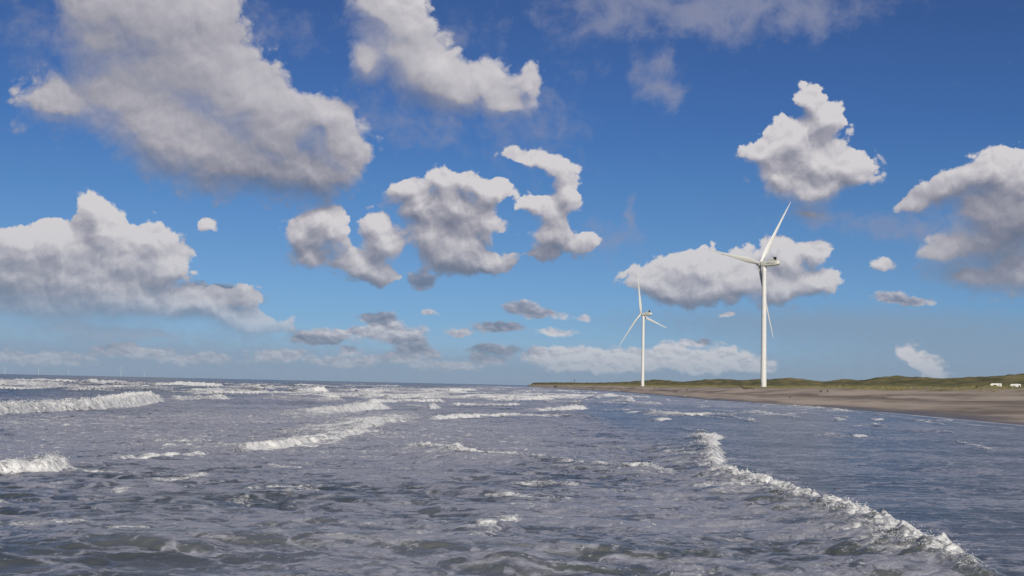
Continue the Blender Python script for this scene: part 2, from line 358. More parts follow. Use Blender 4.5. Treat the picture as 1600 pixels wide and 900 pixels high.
# ------------------------------------------------------------------ the land
SHY = np.array([-400, 60, 222, 326, 454, 600, 934, 1400, 1800, 3300, 5000, 5400, 7000, 12000, 60000.])
SHX = np.array([70, 78, 88, 96, 95, 91, 104, 118, 104, 76, 64, 90, 700, 3000, 20000.])
def shore_x(y): return np.interp(y, SHY, SHX)
def gscale(y): return np.interp(y, [0, 800, 2400, 3400, 5000], [1.0, 1.0, 0.58, 0.34, 0.12])
# skyline of the dune ridge, read as elevations along the coast
SKYL = [(826, 602), (833, 598), (870, 597.5), (920, 598), (960, 597.5), (1000, 595.5), (1020, 593.3), (1040, 594.5), (1060, 596.5), (1080, 596), (1105, 594), (1130, 592.5), (1160, 594), (1190, 592),
        (1203, 593.5), (1228, 591.5), (1240, 592.5), (1252, 596), (1300, 596.5), (1322, 593.2), (1345, 596), (1370, 596), (1392, 590), (1415, 588), (1435, 589.5), (1462, 589), (1482, 592), (1510, 592), (1540, 588.5), (1570, 587.5), (1600, 584), (1640, 585), (1700, 584)]
RS = 225.0
yy = np.concatenate([np.arange(120, 1500, 5), np.arange(1500, 6000, 25)]).astype(float)
rx_ = shore_x(yy) + RS * gscale(yy)
pxs = np.interp(np.degrees(np.arctan2(rx_, yy)), [azel(p, 600)[0] for p in range(700, 1800, 10)], list(range(700, 1800, 10)))
ysk = np.interp(pxs, [p[0] for p in SKYL], [p[1] for p in SKYL])
RH = np.array([CAM_H + math.hypot(a, b) * math.tan(math.radians(azel(p, q)[1])) for a, b, p, q in zip(rx_, yy, pxs, ysk)])
def land_h(x, y):
    s = (x - shore_x(y)) / gscale(y)
    beach = np.interp(s, [-300, -60, -10, 0, 12, 30, 62, 72, 90, 112, 150, 185, RS, 270, 330, 700, 9000], [-9, -3, -.55, 0, 1.0, 2.7, 5.6, 6.6, 7.4, 7.5, 8.2, 9.0, 9, 9, 9, 9, 9])
    z = beach.copy()
    z += sstep(s, 60, 80) * (1 - .6 * sstep(s, 150, 200)) * (1.0 * fbm(x / 22, y / 60, 4) + .5 * fbm(x / 5, y / 9, 3))
    z += 0.12 * sstep(s, 5, 30) * fbm(x / 14, y / 50, 3)
    H = np.interp(y, yy, RH)
    prof = np.exp(-((s - RS) / np.where(s < RS, 42, 60)) ** 2)
    nz = 1 + .16 * fbm(x / 26, y / 30, 4)
    z = z + prof * np.maximum(H - 9.2, 0) * nz + prof * 1.3 * fbm(x / 9, y / 11, 4)
    hum = sstep(s, 120, 160) * (1 - prof)
    z += hum * (1.6 * fbm(x / 45, y / 45, 4) + .5)
    z += sstep(s, 300, 420) * 2.5 * fbm(x / 120, y / 120, 4)
    pk = np.exp(-(((x - 264) / 26) ** 2 + ((y - 642) / 16) ** 2) ** 2)       # level parking ground
    return z * (1 - pk) + 7.95 * pk
s_c = np.concatenate([np.linspace(-60, 0, 20)[:-1], np.linspace(0, 130, 150)[:-1], np.linspace(130, 300, 110)[:-1], np.linspace(300, 700, 60)[:-1], np.geomspace(700, 9000, 24)])
y_r = np.concatenate([np.linspace(-400, 100, 30)[:-1], np.geomspace(100, 6500, 620)[:-1], np.geomspace(6500, 40000, 14)])
YY, SS = np.meshgrid(y_r, s_c, indexing='ij')
XX = shore_x(YY) + SS * gscale(YY)
ZZ = land_h(XX, YY)
def grid_mesh(name, X, Y, Z, closed=False):
    nr, nc = X.shape
    me = bpy.data.meshes.new(name)
    co = np.stack([X, Y, Z], -1).reshape(-1, 3).astype(np.float32)
    idx = np.arange(nr * nc).reshape(nr, nc)
    if closed: idx = np.concatenate([idx, idx[:, :1]], 1)
    q = np.stack([idx[:-1, :-1], idx[:-1, 1:], idx[1:, 1:], idx[1:, :-1]], -1).reshape(-1, 4)
    me.vertices.add(len(co)); me.vertices.foreach_set('co', co.ravel())
    me.loops.add(q.size); me.loops.foreach_set('vertex_index', q.ravel().astype(np.int32))
    me.polygons.add(len(q)); me.polygons.foreach_set('loop_start', np.arange(0, q.size, 4, dtype=np.int32))
    me.polygons.foreach_set('use_smooth', np.ones(len(q), bool))
    me.update(calc_edges=True)
    return me
def add_attr(me, name, arr):
    a = me.attributes.new(name, 'FLOAT', 'POINT'); a.data.foreach_set('value', arr.ravel().astype(np.float32))
me = grid_mesh('dunes', XX, YY, ZZ)
add_attr(me, 'inland', SS)
land = bpy.data.objects.new('beach_and_dunes', me); C.objects.link(land); tag(land, kind='structure')

m, h, b = new_mat('sand_and_marram')
geo = h.n('ShaderNodeNewGeometry'); pos = geo.outputs['Position']
at = h.n('ShaderNodeAttribute', attribute_name='inland'); s_ = at.outputs['Fac']
sp = h.n('ShaderNodeSeparateXYZ'); h.t.links.new(pos, sp.inputs[0]); z_ = sp.outputs[2]
strd = h.vm('MULTIPLY', pos, (0.05, 0.012, 0.0))
band = h.noise(strd, 1.0, 5, 0.6, dims='3D')
fine = h.noise(pos, 0.8, 5, 0.65, dims='3D')
sand = h.ramp(band, [(0.36, (0.17, 0.136, 0.104)), (0.44, (0.265, 0.215, 0.168)), (0.50, (0.345, 0.282, 0.222)), (0.62, (0.41, 0.340, 0.272))])
sand = h.mix(h.lin(fine, 0.3, 0.7, 0, 0.25), sand, (0.22, 0.185, 0.15))
wet = h.ss(h.m('MULTIPLY_ADD', h.m('SUBTRACT', band, 0.5), 2.4, z_), 0.15, 1.0, 1.0, 0.0)
wetc = h.mix(wet, sand, (0.125, 0.105, 0.088))
# tide line of dark damp sand higher up the beach
tide = h.m('MULTIPLY', h.ss(h.m('MULTIPLY_ADD', h.m('SUBTRACT', band, 0.5), 5.0, z_), 2.2, 2.9), h.ss(h.m('MULTIPLY_ADD', h.m('SUBTRACT', band, 0.5), 5.0, z_), 3.1, 3.7, 1, 0))
wetc = h.mix(h.m('MULTIPLY', tide, 0.75), wetc, (0.13, 0.102, 0.080))
gn1 = h.noise(h.vm('MULTIPLY', pos, (0.09, 0.028, 0.09)), 1.0, 6, 0.62, dims='3D')
gn2 = h.noise(pos, 0.35, 6, 0.7, dims='3D')
grass = h.ramp(gn2, [(0.30, (0.130, 0.115, 0.036)), (0.46, (0.180, 0.158, 0.054)), (0.58, (0.215, 0.188, 0.072)), (0.76, (0.29, 0.245, 0.125))])
heath = h.ramp(gn1, [(0.34, (0.050, 0.054, 0.020)), (0.45, (0.090, 0.086, 0.033)), (0.55, (0.145, 0.128, 0.050)), (0.68, (0.20, 0.165, 0.075))])
pale = h.m('MULTIPLY', h.ss(h.noise(h.vm('MULTIPLY', pos, (0.075, 0.022, 0.2)), 1.0, 4, 0.6, dims='3D'), 0.52, 0.60), h.ss(s_, 130.0, 95.0))
inland = h.ss(h.m('MULTIPLY_ADD', h.m('SUBTRACT', gn1, 0.5), 90.0, s_), 125.0, 175.0)
veg = h.mix(inland, grass, heath)
gm = h.m('MULTIPLY_ADD', h.m('SUBTRACT', gn1, 0.5), 62.0, s_)
gm = h.m('MULTIPLY_ADD', h.m('SUBTRACT', gn2, 0.5), 26.0, gm)
gmask = h.m('MULTIPLY', h.ss(gm, 60.0, 88.0), h.m('MULTIPLY_ADD', pale, -0.75, 1.0))
c = h.mix(gmask, wetc, veg)
h.put(b.inputs['Base Color'], c)
h.put(b.inputs['Roughness'], h.m('MULTIPLY_ADD', wet, -0.5, 0.9)); b.inputs['Specular IOR Level'].default_value = 0.3
bp = h.n('ShaderNodeBump'); bp.inputs['Distance'].default_value = 0.6; h.put(bp.inputs['Strength'], h.m('MULTIPLY_ADD', gmask, 0.55, 0.05)); h.put(bp.inputs['Height'], gn2)
h.t.links.new(bp.outputs[0], b.inputs['Normal'])
me.materials.append(m)

def ground_hit(px, py, t0=150, t1=6000):
    """where the line of sight of a photo pixel meets the land"""
    d = ray(px, py); t = np.geomspace(t0, t1, 6000)
    x, y, z = d[0] * t, d[1] * t, CAM_H + d[2] * t
    g = land_h(x, y); i = np.argmax(g > z)
    if g[i] <= z[i]: i = len(t) // 3
    return Vector((x[i], y[i], g[i]))
def spot(px, dist):
    """a spot at a known distance in the direction of a photo column, on the land"""
    d = ray(px, 600); k = dist / math.hypot(d[0], d[1]); x, y = d[0] * k, d[1] * k
    return Vector((x, y, float(land_h(np.array([x]), np.array([y]))[0])))

# ------------------------------------------------------------------ the sea
def fft_tile(L, N, wdir, lp, cut, seed, spread=2.0):
    """one periodic tile of wind sea: height and sideways displacement, unit deviation"""
    r = np.random.RandomState(seed)
    k = np.fft.fftfreq(N, L / N) * 2 * np.pi; KX, KY = np.meshgrid(k, k, indexing='ij'); K = np.hypot(KX, KY); K[0, 0] = 1
    kp = 2 * np.pi / lp
    c = (KX * math.cos(wdir) + KY * math.sin(wdir)) / K
    Pk = np.exp(-1.25 * (kp / K) ** 2) / K ** 4 * np.where(c > 0, np.abs(c) ** spread, .25 * np.abs(c) ** spread) * np.exp(-(K * cut) ** 2); Pk[0, 0] = 0
    A = np.sqrt(Pk) * (r.randn(N, N) + 1j * r.randn(N, N))
    hgt = np.fft.ifft2(A).real; sc = 1 / hgt.std()
    dx = np.fft.ifft2(-1j * KX / K * A).real * sc; dy = np.fft.ifft2(-1j * KY / K * A).real * sc
    return hgt * sc, dx, dy, L, N
def samp(T, x, y, rot=0.0):
    h_, dx, dy, L, N = T
    if rot: c_, s_2 = math.cos(rot), math.sin(rot); x, y = x * c_ + y * s_2, -x * s_2 + y * c_
    u = (x / L * N) % N; v = (y / L * N) % N; i = np.floor(u).astype(int); j = np.floor(v).astype(int); fu = u - i; fv = v - j
    i %= N; j %= N; i1 = (i + 1) % N; j1 = (j + 1) % N
    def bl(a): return (a[i, j] * (1 - fu) + a[i1, j] * fu) * (1 - fv) + (a[i, j1] * (1 - fu) + a[i1, j1] * fu) * fv
    H, X, Y = bl(h_), bl(dx), bl(dy)
    if rot: X, Y = X * c_ - Y * s_2, X * s_2 + Y * c_
    return H, X, Y
fine_az = np.radians(np.linspace(-26, 26, 1050)); coarse = np.radians(np.linspace(26, 334, 90)[1:-1])
TH = np.concatenate([fine_az, coarse])
def stepsr():
    r = 22.0; out_ = [0.05, 3, 6, 9, 12, 15, 17, 19, 20.5, 21.4]
    while r < 3500:
        out_.append(r); r *= 1.0030 if r < 140 else (1.0036 if r < 1200 else 1.0075)
    return np.array(out_ + list(np.geomspace(3500, 90000, 50)))
RR = stepsr()
Rg, Tg = np.meshgrid(RR, TH, indexing='ij')
X0 = Rg * np.sin(Tg); Y0 = Rg * np.cos(Tg)
near = 1 - sstep(Rg, 2200, 3400)
T1 = fft_tile(260, 512, 0.35, 42, 0.9, 3, 6); T2 = fft_tile(61, 512, 0.2, 6.0, 0.12, 5, 3.5); T3 = fft_tile(13.7, 256, 0.5, 1.7, 0.05, 8, 3)
T4 = fft_tile(9.1, 256, 0.0, 1.0, 0.03, 9, 0.3)
off = shore_x(Y0) - X0                               # distance seaward of the waterline
depthf = sstep(off, 0, 60); deep = sstep(off, 120, 420)
lagoon = sstep(X0, 11, 17) * (1 - sstep(Y0, 260, 420))      # smoother water inside the last line of surf
calm = 1 - .86 * lagoon
H1, DX1, DY1 = samp(T1, X0, Y0); H2, DX2, DY2 = samp(T2, X0, Y0, 1.0); H3, DX3, DY3 = samp(T3, X0, Y0, 1.1); H4, _, _ = samp(T4, X0, Y0, 2.0)
a1 = (0.07 + 0.36 * deep) * depthf; a2 = 0.052 * (0.2 + .8 * depthf) * calm * (1 + .9 * deep); a3 = 0.020 * (0.25 + .75 * depthf) * (0.15 + .85 * calm); a4 = .007
Z = (a1 * H1 + a2 * H2) * near
DX = (a1 * DX1 + 1.1 * a2 * DX2) * near; DY = (a1 * DY1 + 1.1 * a2 * DY2) * near
rough_z = (a3 * H3 + a4 * H4) * (1 - sstep(Rg, 300, 700))
foam = np.zeros_like(Z); front = np.zeros_like(Z)
turb = np.abs(fbm(X0 / 1.3, Y0 / 1.3, 4)); turb2 = fbm(X0 / .45, Y0 / .45, 3)
turb3 = fbm(X0 / .18, Y0 / .18, 2)
lumps = fbm(X0 / 7, Y0 / 7, 3); clump = fbm(X0 / 2.2 + 50, Y0 / 2.2, 3)
# breakers: photo points along the foot of the white water, crest height in metres, foam behind, crest jitter
BREAK = [
 ([(-60, 655), (0, 648), (60, 643), (140, 640), (215, 634), (272, 627)], 1.75, 20, 1.0, 1.0),
 ([(272, 627), (320, 625), (372, 624)], .9, 10, .7, .9),
 ([(-60, 752), (0, 744), (70, 741), (138, 733)], .62, 7, .5, 1.0),
 ([(150, 719), (260, 714), (345, 709)], .13, 1.2, .2, .9),
 ([(345, 709), (430, 701), (500, 691), (545, 688), (583, 675)], .48, 11, .9, 1.0),
 ([(520, 668), (583, 674), (600, 660), (652, 656)], .55, 26, 1.2, .95),
 ([(500, 646), (560, 643), (618, 639)], 1.15, 14, .8, 1.0),
 ([(640, 636), (668, 640), (696, 638)], .8, 7, .6, .9),
 ([(652, 656), (760, 652), (880, 650), (960, 655)], .5, 9, .8, .95),
 ([(830, 643), (880, 642), (928, 639)], .8, 7, .8, 1.0),
 ([(1000, 646), (1060, 649), (1120, 650), (1165, 653)], .7, 12, .9, 1.0),
 ([(620, 700), (700, 706), (800, 716), (880, 722), (960, 731), (1040, 738), (1110, 744)], .52, 5.5, .9, 1.0),
 ([(1142, 682), (1118, 690), (1125, 705), (1133, 720), (1127, 740)], .6, 7.0, .9, .95),
 ([(1127, 740), (1148, 748), (1200, 762), (1275, 786), (1335, 803), (1390, 820), (1442, 842), (1500, 868), (1560, 893), (1640, 925)], .70, 5.5, .8, 1.0),
 ([(1290, 680), (1330, 684), (1362, 682)], .35, 5, .6, .9),
 ([(1070, 672), (1100, 676), (1118, 677)], .3, 5, .6, .9),
 ([(1390, 672), (1440, 674), (1500, 677)], .28, 5, .6, .85),
 ([(1490, 690), (1540, 700), (1566, 706)], .25, 3, .6, .8),
 ([(1040, 622), (1200, 632), (1300, 640), (1380, 649)], .45, 12, .9, .95),
 ([(1080, 641), (1180, 646), (1260, 655)], .5, 12, .9, .9),
 ([(940, 777), (970, 773), (1000, 776)], .18, 1.5, .3, .6)]
segs = []
for pts, hc, tail, jit, fo in BREAK:
    segs.append(([sea_pt(*p) for p in pts], hc, tail, jit, fo))
rb = random.Random(5)
def rand_break(x, y, ln, hc, tail, fo, ang=None):
    ang = rb.gauss(.22, .13) if ang is None else ang; n = 6; pts = []
    for i in range(n):
        t = (i / (n - 1) - .5) * ln
        pts.append(np.array([x + math.sin(ang) * t + rb.gauss(0, ln * .015), y + math.cos(ang) * t]))
    segs.append((pts, hc, tail, .9, fo))
for px0, py0, px1, py1, hc in [(-60, 603, 120, 602, 1.5), (135, 600, 210, 600, 1.4), (235, 603, 358, 604, 1.5), (20, 594.5, 60, 595, 1.1), (360, 604, 420, 606, 1.2), (455, 603, 520, 604, 1.2), (465, 613, 512, 613, 1.3), (395, 611, 412, 612, 1.2),
                           (530, 603.5, 640, 604.5, 1.1), (470, 619, 640, 622, .9), (640, 617, 740, 614, .9), (675, 612, 725, 613, 1.2), (740, 622, 900, 624, .6), (760, 606, 860, 607, 1.0), (840, 629, 930, 632, .6), (960, 628, 1040, 633, .5), (880, 614, 1000, 616, .7), (820, 609, 900, 610, .8), (900, 619, 1010, 622, .5),
                           (420, 622, 560, 628, .8), (560, 630, 700, 628, .7), (300, 612, 400, 612, .8), (620, 610, 760, 611, 1.0), (520, 611, 600, 612, .9), (780, 616, 900, 618, .8), (0, 596, 140, 598, 1.2), (700, 634, 830, 634, .5), (1020, 615, 1110, 622, .4)]:
    A, B_ = sea_pt(px0, py0), sea_pt(px1, py1)
    if np.linalg.norm(A) < 6000 and np.linalg.norm(B_) < 6000:
        pts = [A + (B_ - A) * t + np.array([rb.gauss(0, 1) * 1.5, 0]) for t in np.linspace(0, 1, 7)]
        segs.append((pts, hc * (1.7 if hc > .95 else 1.25), 14 if hc < .8 else 26, 1.0, 1.0))
for i in range(300):
    y = 420 * (7.0 ** rb.random()); x = rb.uniform(-.42 * y - 20, shore_x(y) - 30)
    o_ = shore_x(y) - x
    if o_ > 700 and rb.random() < .6: continue
    rand_break(x, y, rb.uniform(25, 150), rb.uniform(.4, 1.2), rb.uniform(6, 18), rb.uniform(.75, 1.0))
for i in range(70):
    y = rb.uniform(190, 520); x = rb.uniform(22, shore_x(y) - 9)
    rand_break(x, y, rb.uniform(5, 22), rb.uniform(.14, .34), rb.uniform(3, 7), rb.uniform(.75, .95), rb.gauss(.1, .5))
for i in range(46):
    y = rb.uniform(40, 170); x = rb.uniform(-.4 * y, 8)
    rand_break(x, y, rb.uniform(1.5, 6), rb.uniform(.05, .13), rb.uniform(.5, 1.6), rb.uniform(.6, .8), rb.gauss(.3, .8))
yrow = Y0
ZB = np.zeros_like(Z)
for pts, hc, tail, jit, fo in segs:
    P_ = np.array(pts)
    mg = 40
    lo = P_.min(0) - mg; hi = P_.max(0) + mg
    rmin = max(0.0, min(np.linalg.norm(p) for p in P_) - mg); rmax = max(np.linalg.norm(p) for p in P_) + mg
    i0, i1 = np.searchsorted(RR, rmin), np.searchsorted(RR, rmax)
    xs, ys = X0[i0:i1], Y0[i0:i1]
    sel = (xs > lo[0]) & (xs < hi[0]) & (ys > lo[1]) & (ys < hi[1])
    if not sel.any(): continue
    ii, jj = np.nonzero(sel); ii = ii + i0
    x, y = X0[ii, jj], Y0[ii, jj]
    x = x + jit * .9 * lumps[ii, jj] + jit * .28 * clump[ii, jj]
    best = np.full(x.shape, 1e9); sgn = np.zeros(x.shape); along = np.zeros(x.shape); acc = 0
    tot = sum(np.linalg.norm(P_[k + 1] - P_[k]) for k in range(len(P_) - 1))
    for k in range(len(P_) - 1):
        d_ = P_[k + 1] - P_[k]; L_ = np.linalg.norm(d_) + 1e-6; u_ = d_ / L_
        tx, ty = x - P_[k][0], y - P_[k][1]
        t = np.clip(tx * u_[0] + ty * u_[1], 0, L_)
        ex, ey = tx - t * u_[0], ty - t * u_[1]; dd = np.hypot(ex, ey)
        nrm = np.array([u_[1], -u_[0]]);
        if nrm[0] * 0.93 - nrm[1] * 0.3 < 0: nrm = -nrm            # front faces the shore and the viewer
        w_ = dd < best
        best = np.where(w_, dd, best); sgn = np.where(w_, np.sign(ex * nrm[0] + ey * nrm[1]), sgn); along = np.where(w_, acc + t, along); acc += L_
    s = best * sgn                                  # + in front, - behind
    e = np.minimum(along, tot - along) / tot
    endf = sstep(e, 0.0, .16) * (.84 + .16 * np.cos(along / max(6, tot / 6) + tot))
    cap = np.where(e < 1e-6, np.exp(-(best / 2.0) ** 2), 1.0); endf = np.maximum(endf, .12) * np.where(e < 1e-6, cap, 1)
    hh = hc * endf * (1 + .22 * clump[ii, jj])
    wf = .75 * hc + .25; wb = 3.2 * hc + 1.2
    # foot of the front at s = 0, crest at s = -wf
    q = s + wf
    prof = np.where(q > 0, 1 - sstep(q, 0, wf * 1.25), np.exp(-(q / wb) ** 2))
    ZB[ii, jj] = np.maximum(ZB[ii, jj], hh * prof)
    fr = np.where(q > 0, 1 - sstep(q, wf, wf * 1.6), np.exp(-(q / (wb * .42)) ** 2))
    tl = np.where(s < 0, np.exp(-np.abs(s) / tail), np.exp(-np.abs(s) / .4))
    fm = fo * endf ** .5 * np.maximum(fr, tl * (.80 + .36 * lumps[ii, jj]))
    foam[ii, jj] = np.maximum(foam[ii, jj], np.clip(fm, 0, 1))
    front[ii, jj] = np.maximum(front[ii, jj], fr * endf ** .5 * hc ** .5 * fo)
# broad patches of churned white water left by the last waves
for cx_, cy_, rx_2, ry_2, k_ in [(560, 662, 6, 40, .95), (600, 654, 7, 50, .95), (480, 690, 4.0, 16, .9), (530, 668, 6, 30, .9), (500, 645, 10, 60, .75), (1085, 716, 4, 16, .62), (1180, 770, 3.0, 8, .55), (1300, 812, 2.6, 7, .52), (1400, 838, 2.0, 5, .50), (1120, 900, 1.6, 4, .30),
                                 (250, 650, 14, 60, .55), (80, 655, 16, 45, .55), (700, 708, 2.5, 16, .45), (1250, 662, 10, 50, .42), (900, 645, 9, 60, .45), (1480, 890, 1.2, 3, .5)]:
    c0 = sea_pt(cx_, cy_); g_ = k_ * np.exp(-(((X0 - c0[0]) / rx_2) ** 2 + ((Y0 - c0[1]) / ry_2) ** 2))
    foam = np.maximum(foam, g_ * (1 + .5 * clump + .3 * lumps))
# two unbroken swells in the foreground and one in the lagoon
def swell(pts, hgt_, w, wfr):
    P_ = np.array([sea_pt(*p) for p in pts]); out_ = np.zeros_like(Z)
    i1 = np.searchsorted(RR, 260); x, y = X0[:i1] + .8 * lumps[:i1], Y0[:i1]
    best = np.full(x.shape, 1e9); sg = np.zeros(x.shape); e = np.zeros(x.shape); n = len(P_) - 1
    for k in range(n):
        d_ = P_[k + 1] - P_[k]; L_ = np.linalg.norm(d_); u_ = d_ / L_; tx, ty = x - P_[k][0], y - P_[k][1]
        t = np.clip(tx * u_[0] + ty * u_[1], 0, L_); ex, ey = tx - t * u_[0], ty - t * u_[1]; dd = np.hypot(ex, ey); w_ = dd < best
        best = np.where(w_, dd, best); sg = np.where(w_, np.sign(-ey + ex * .2), sg); e = np.where(w_, (k + t / L_) / n, e)
    out_[:i1] = hgt_ * np.exp(-(best / np.where(sg > 0, wfr, w)) ** 2) * (.25 + .75 * np.sin(np.pi * np.clip(e, .02, .98)))
    return out_
SW = swell([(-80, 872), (150, 858), (420, 850), (640, 862), (900, 880)], .42, 3.2, 2.0) + swell([(230, 780), (420, 777), (600, 783)], .22, 2.4, 1.3) + swell([(1395, 706), (1450, 716), (1500, 734)], .32, 4, 2)
SW = SW + swell([(700, 884), (900, 868), (1100, 872)], .3, 2.5, 1.6)
Z += SW
fs = np.clip(front, 0, 1)
Z += ZB * near + rough_z * (1 + 1.5 * foam)
Z += fs * (.17 * turb + .14 * turb2 + .10 * turb3) * np.clip(ZB * 2.2 + .3, 0, 1.6) * (1 - sstep(Rg, 900, 1600))
Z += foam * .03 * turb2 * (1 - sstep(Rg, 200, 500))
Z = Z * sstep(Rg, 2, 16)
fade_shore = sstep(off, -3, 6); Z = Z * fade_shore + .01
Xs = X0 + DX * fade_shore * 1.0 + ZB * .0; Ys = Y0 + DY * fade_shore
# foam left lying on the water: streets of old foam in the surf zone, more of it near the breakers
zone = (1 - sstep(off + 25 * fbm(X0 / 40, Y0 / 60, 3), 150, 235)) * sstep(off, 2, 16)
old = .60 + .26 * fbm(X0 / 26, Y0 / 34, 4) + .10 * fbm(X0 / 6, Y0 / 6, 3)
old = old * (1 - .36 * lagoon) * zone + (1 - zone) * .10
old += .20 * np.exp(-((X0 + 26) / 22) ** 2) * sstep(Y0, 55, 95) * (1 - sstep(Y0, 300, 600)) + .10 * sstep(Y0, 260, 500) * zone
old += .22 * np.exp(-((X0 + 30) / 26) ** 2 - ((Y0 - 135) / 60) ** 2)
old -= .11 * (1 - sstep(Y0, 38, 56)) * zone
patch = 1 - .45 * np.exp(-(((X0 + 8) / 9) ** 2 + ((Y0 - 34) / 9) ** 2))
old = old * patch + .10 * np.clip(H1, 0, 2) * deep * .5 + .05 * H2
swash = np.exp(-(off / 3.0) ** 2) * .75 + np.exp(-((off - 9 - 3 * lumps) / 2.2) ** 2) * .55
foam = np.maximum(foam, swash * (.95 + .5 * lumps) * (Y0 > 60))
foam_old = np.clip(np.maximum(old, swash), 0, 1)
me = grid_mesh('sea', Xs, Ys, Z, closed=True)
add_attr(me, 'foam', np.clip(foam, 0, 1)); add_attr(me, 'old_foam', foam_old); add_attr(me, 'crest', np.clip(ZB / .5 + SW / .95, 0, 1) * (1 - .6 * np.clip(foam, 0, 1)))
sea = bpy.data.objects.new('sea', me); C.objects.link(sea); tag(sea, kind='structure')

m, h, b = new_mat('sea_water')
geo = h.n('ShaderNodeNewGeometry'); pos = geo.outputs['Position']
fa = h.n('ShaderNodeAttribute', attribute_name='foam').outputs['Fac']
fo_ = h.n('ShaderNodeAttribute', attribute_name='old_foam').outputs['Fac']
crest = h.n('ShaderNodeAttribute', attribute_name='crest').outputs['Fac']
p2 = h.vm('MULTIPLY', pos, (1, 1, 0))
wv = h.vm('SUBTRACT', h.noise(p2, 0.55, 4, 0.55, col=True), (.5, .5, .5))
pw = h.vm('MULTIPLY', h.vm('ADD', p2, h.vm('SCALE', wv, scale=3.0)), (0.46, 0.95, 1.0))
lace = h.voro(pw, 0.55, 2.0, 0.55, feature='DISTANCE_TO_EDGE')       # thin threads of foam between cells of clear water
big = h.noise(h.vm('MULTIPLY', pw, (0.16, 0.13, 0)), 1.0, 5, 0.6)
pz = h.vm('ADD', pw, h.vm('MULTIPLY', pos, (0, 0, 1.6)))
mid = h.noise(pz, 1.1, 7, 0.68, dims='3D')
fin = h.noise(pz, 4.5, 5, 0.68, dims='3D')
# fresh white water
fresh = h.ss(h.m('ADD', fa, h.m('MULTIPLY', h.m('SUBTRACT', h.m('MULTIPLY_ADD', fin, .6, h.m('MULTIPLY', mid, .6)), .60), 2.6)), 0.42, 0.95)
# old foam: sheets where it is dense, threads where it is thin
sheet = h.ss(h.m('ADD', fo_, h.m('MULTIPLY_ADD', mid, 2.4, h.m('MULTIPLY_ADD', big, 1.2, -1.95))), 0.30, 0.56)
thr = h.m('MULTIPLY', h.m('SUBTRACT', 1.0, h.ss(lace, 0.0, h.m('MULTIPLY_ADD', fo_, 0.16, 0.02))), h.ss(h.m('MULTIPLY_ADD', fin, .5, h.m('ADD', fo_, big)), 0.72, 1.05))
fleck = h.ss(h.m('MULTIPLY_ADD', h.noise(pz, 2.6, 5, 0.72, dims='3D'), 1.0, h.m('MULTIPLY', h.m('ADD', fo_, h.m('MULTIPLY', big, .6)), 0.16)), 0.735, 0.81)
oldf = h.m('MAXIMUM', h.m('MULTIPLY', sheet, 0.60), h.m('MULTIPLY', thr, 0.66))
oldf = h.m('MULTIPLY', oldf, h.ss(fin, 0.38, 0.56, 0.62, 1.0))
oldf = h.m('MAXIMUM', oldf, h.m('MULTIPLY', fleck, h.m('MULTIPLY', fo_, 1.3, clamp=True)))
F = h.m('MAXIMUM', fresh, oldf)
cd = h.n('ShaderNodeBsdfPrincipled')
wc = h.mix(h.ss(big, 0.35, 0.65), (0.052, 0.060, 0.060), (0.098, 0.106, 0.116))
wc = h.mix(h.m('MULTIPLY', crest, 0.7), wc, (0.112, 0.116, 0.084))
h.put(b.inputs['Base Color'], wc); b.inputs['IOR'].default_value = 1.333; b.inputs['Roughness'].default_value = 0.24
b.inputs['Specular IOR Level'].default_value = 0.5
h.put(cd.inputs['Base Color'], h.mix(h.m('MAXIMUM', fresh, fleck), (0.385, 0.39, 0.455), (0.64, 0.64, 0.62))); cd.inputs['Roughness'].default_value = 0.7; cd.inputs['Specular IOR Level'].default_value = 0.2
bh = h.m('MULTIPLY_ADD', h.noise(h.vm('MULTIPLY', p2, (1, 1, 0)), 2.6, 5, 0.62), 1.0, h.m('MULTIPLY', F, 0.10))
bp = h.n('ShaderNodeBump'); bp.inputs['Strength'].default_value = 0.26; bp.inputs['Distance'].default_value = 0.12; h.put(bp.inputs['Height'], bh)
h.t.links.new(bp.outputs[0], b.inputs['Normal'])
bp2 = h.n('ShaderNodeBump'); bp2.inputs['Strength'].default_value = 0.9; bp2.inputs['Distance'].default_value = 0.10; h.put(bp2.inputs['Height'], h.m('MULTIPLY_ADD', fin, 1.0, h.m('MULTIPLY', mid, 1.2)))
h.t.links.new(bp2.outputs[0], cd.inputs['Normal'])
mx = h.n('ShaderNodeMixShader'); h.put(mx.inputs[0], F); h.t.links.new(b.outputs[0], mx.inputs[1]); h.t.links.new(cd.outputs[0], mx.inputs[2])
on = [n_ for n_ in m.node_tree.nodes if n_.bl_idname == 'ShaderNodeOutputMaterial'][0]
h.t.links.new(mx.outputs[0], on.inputs[0])
me.materials.append(m)
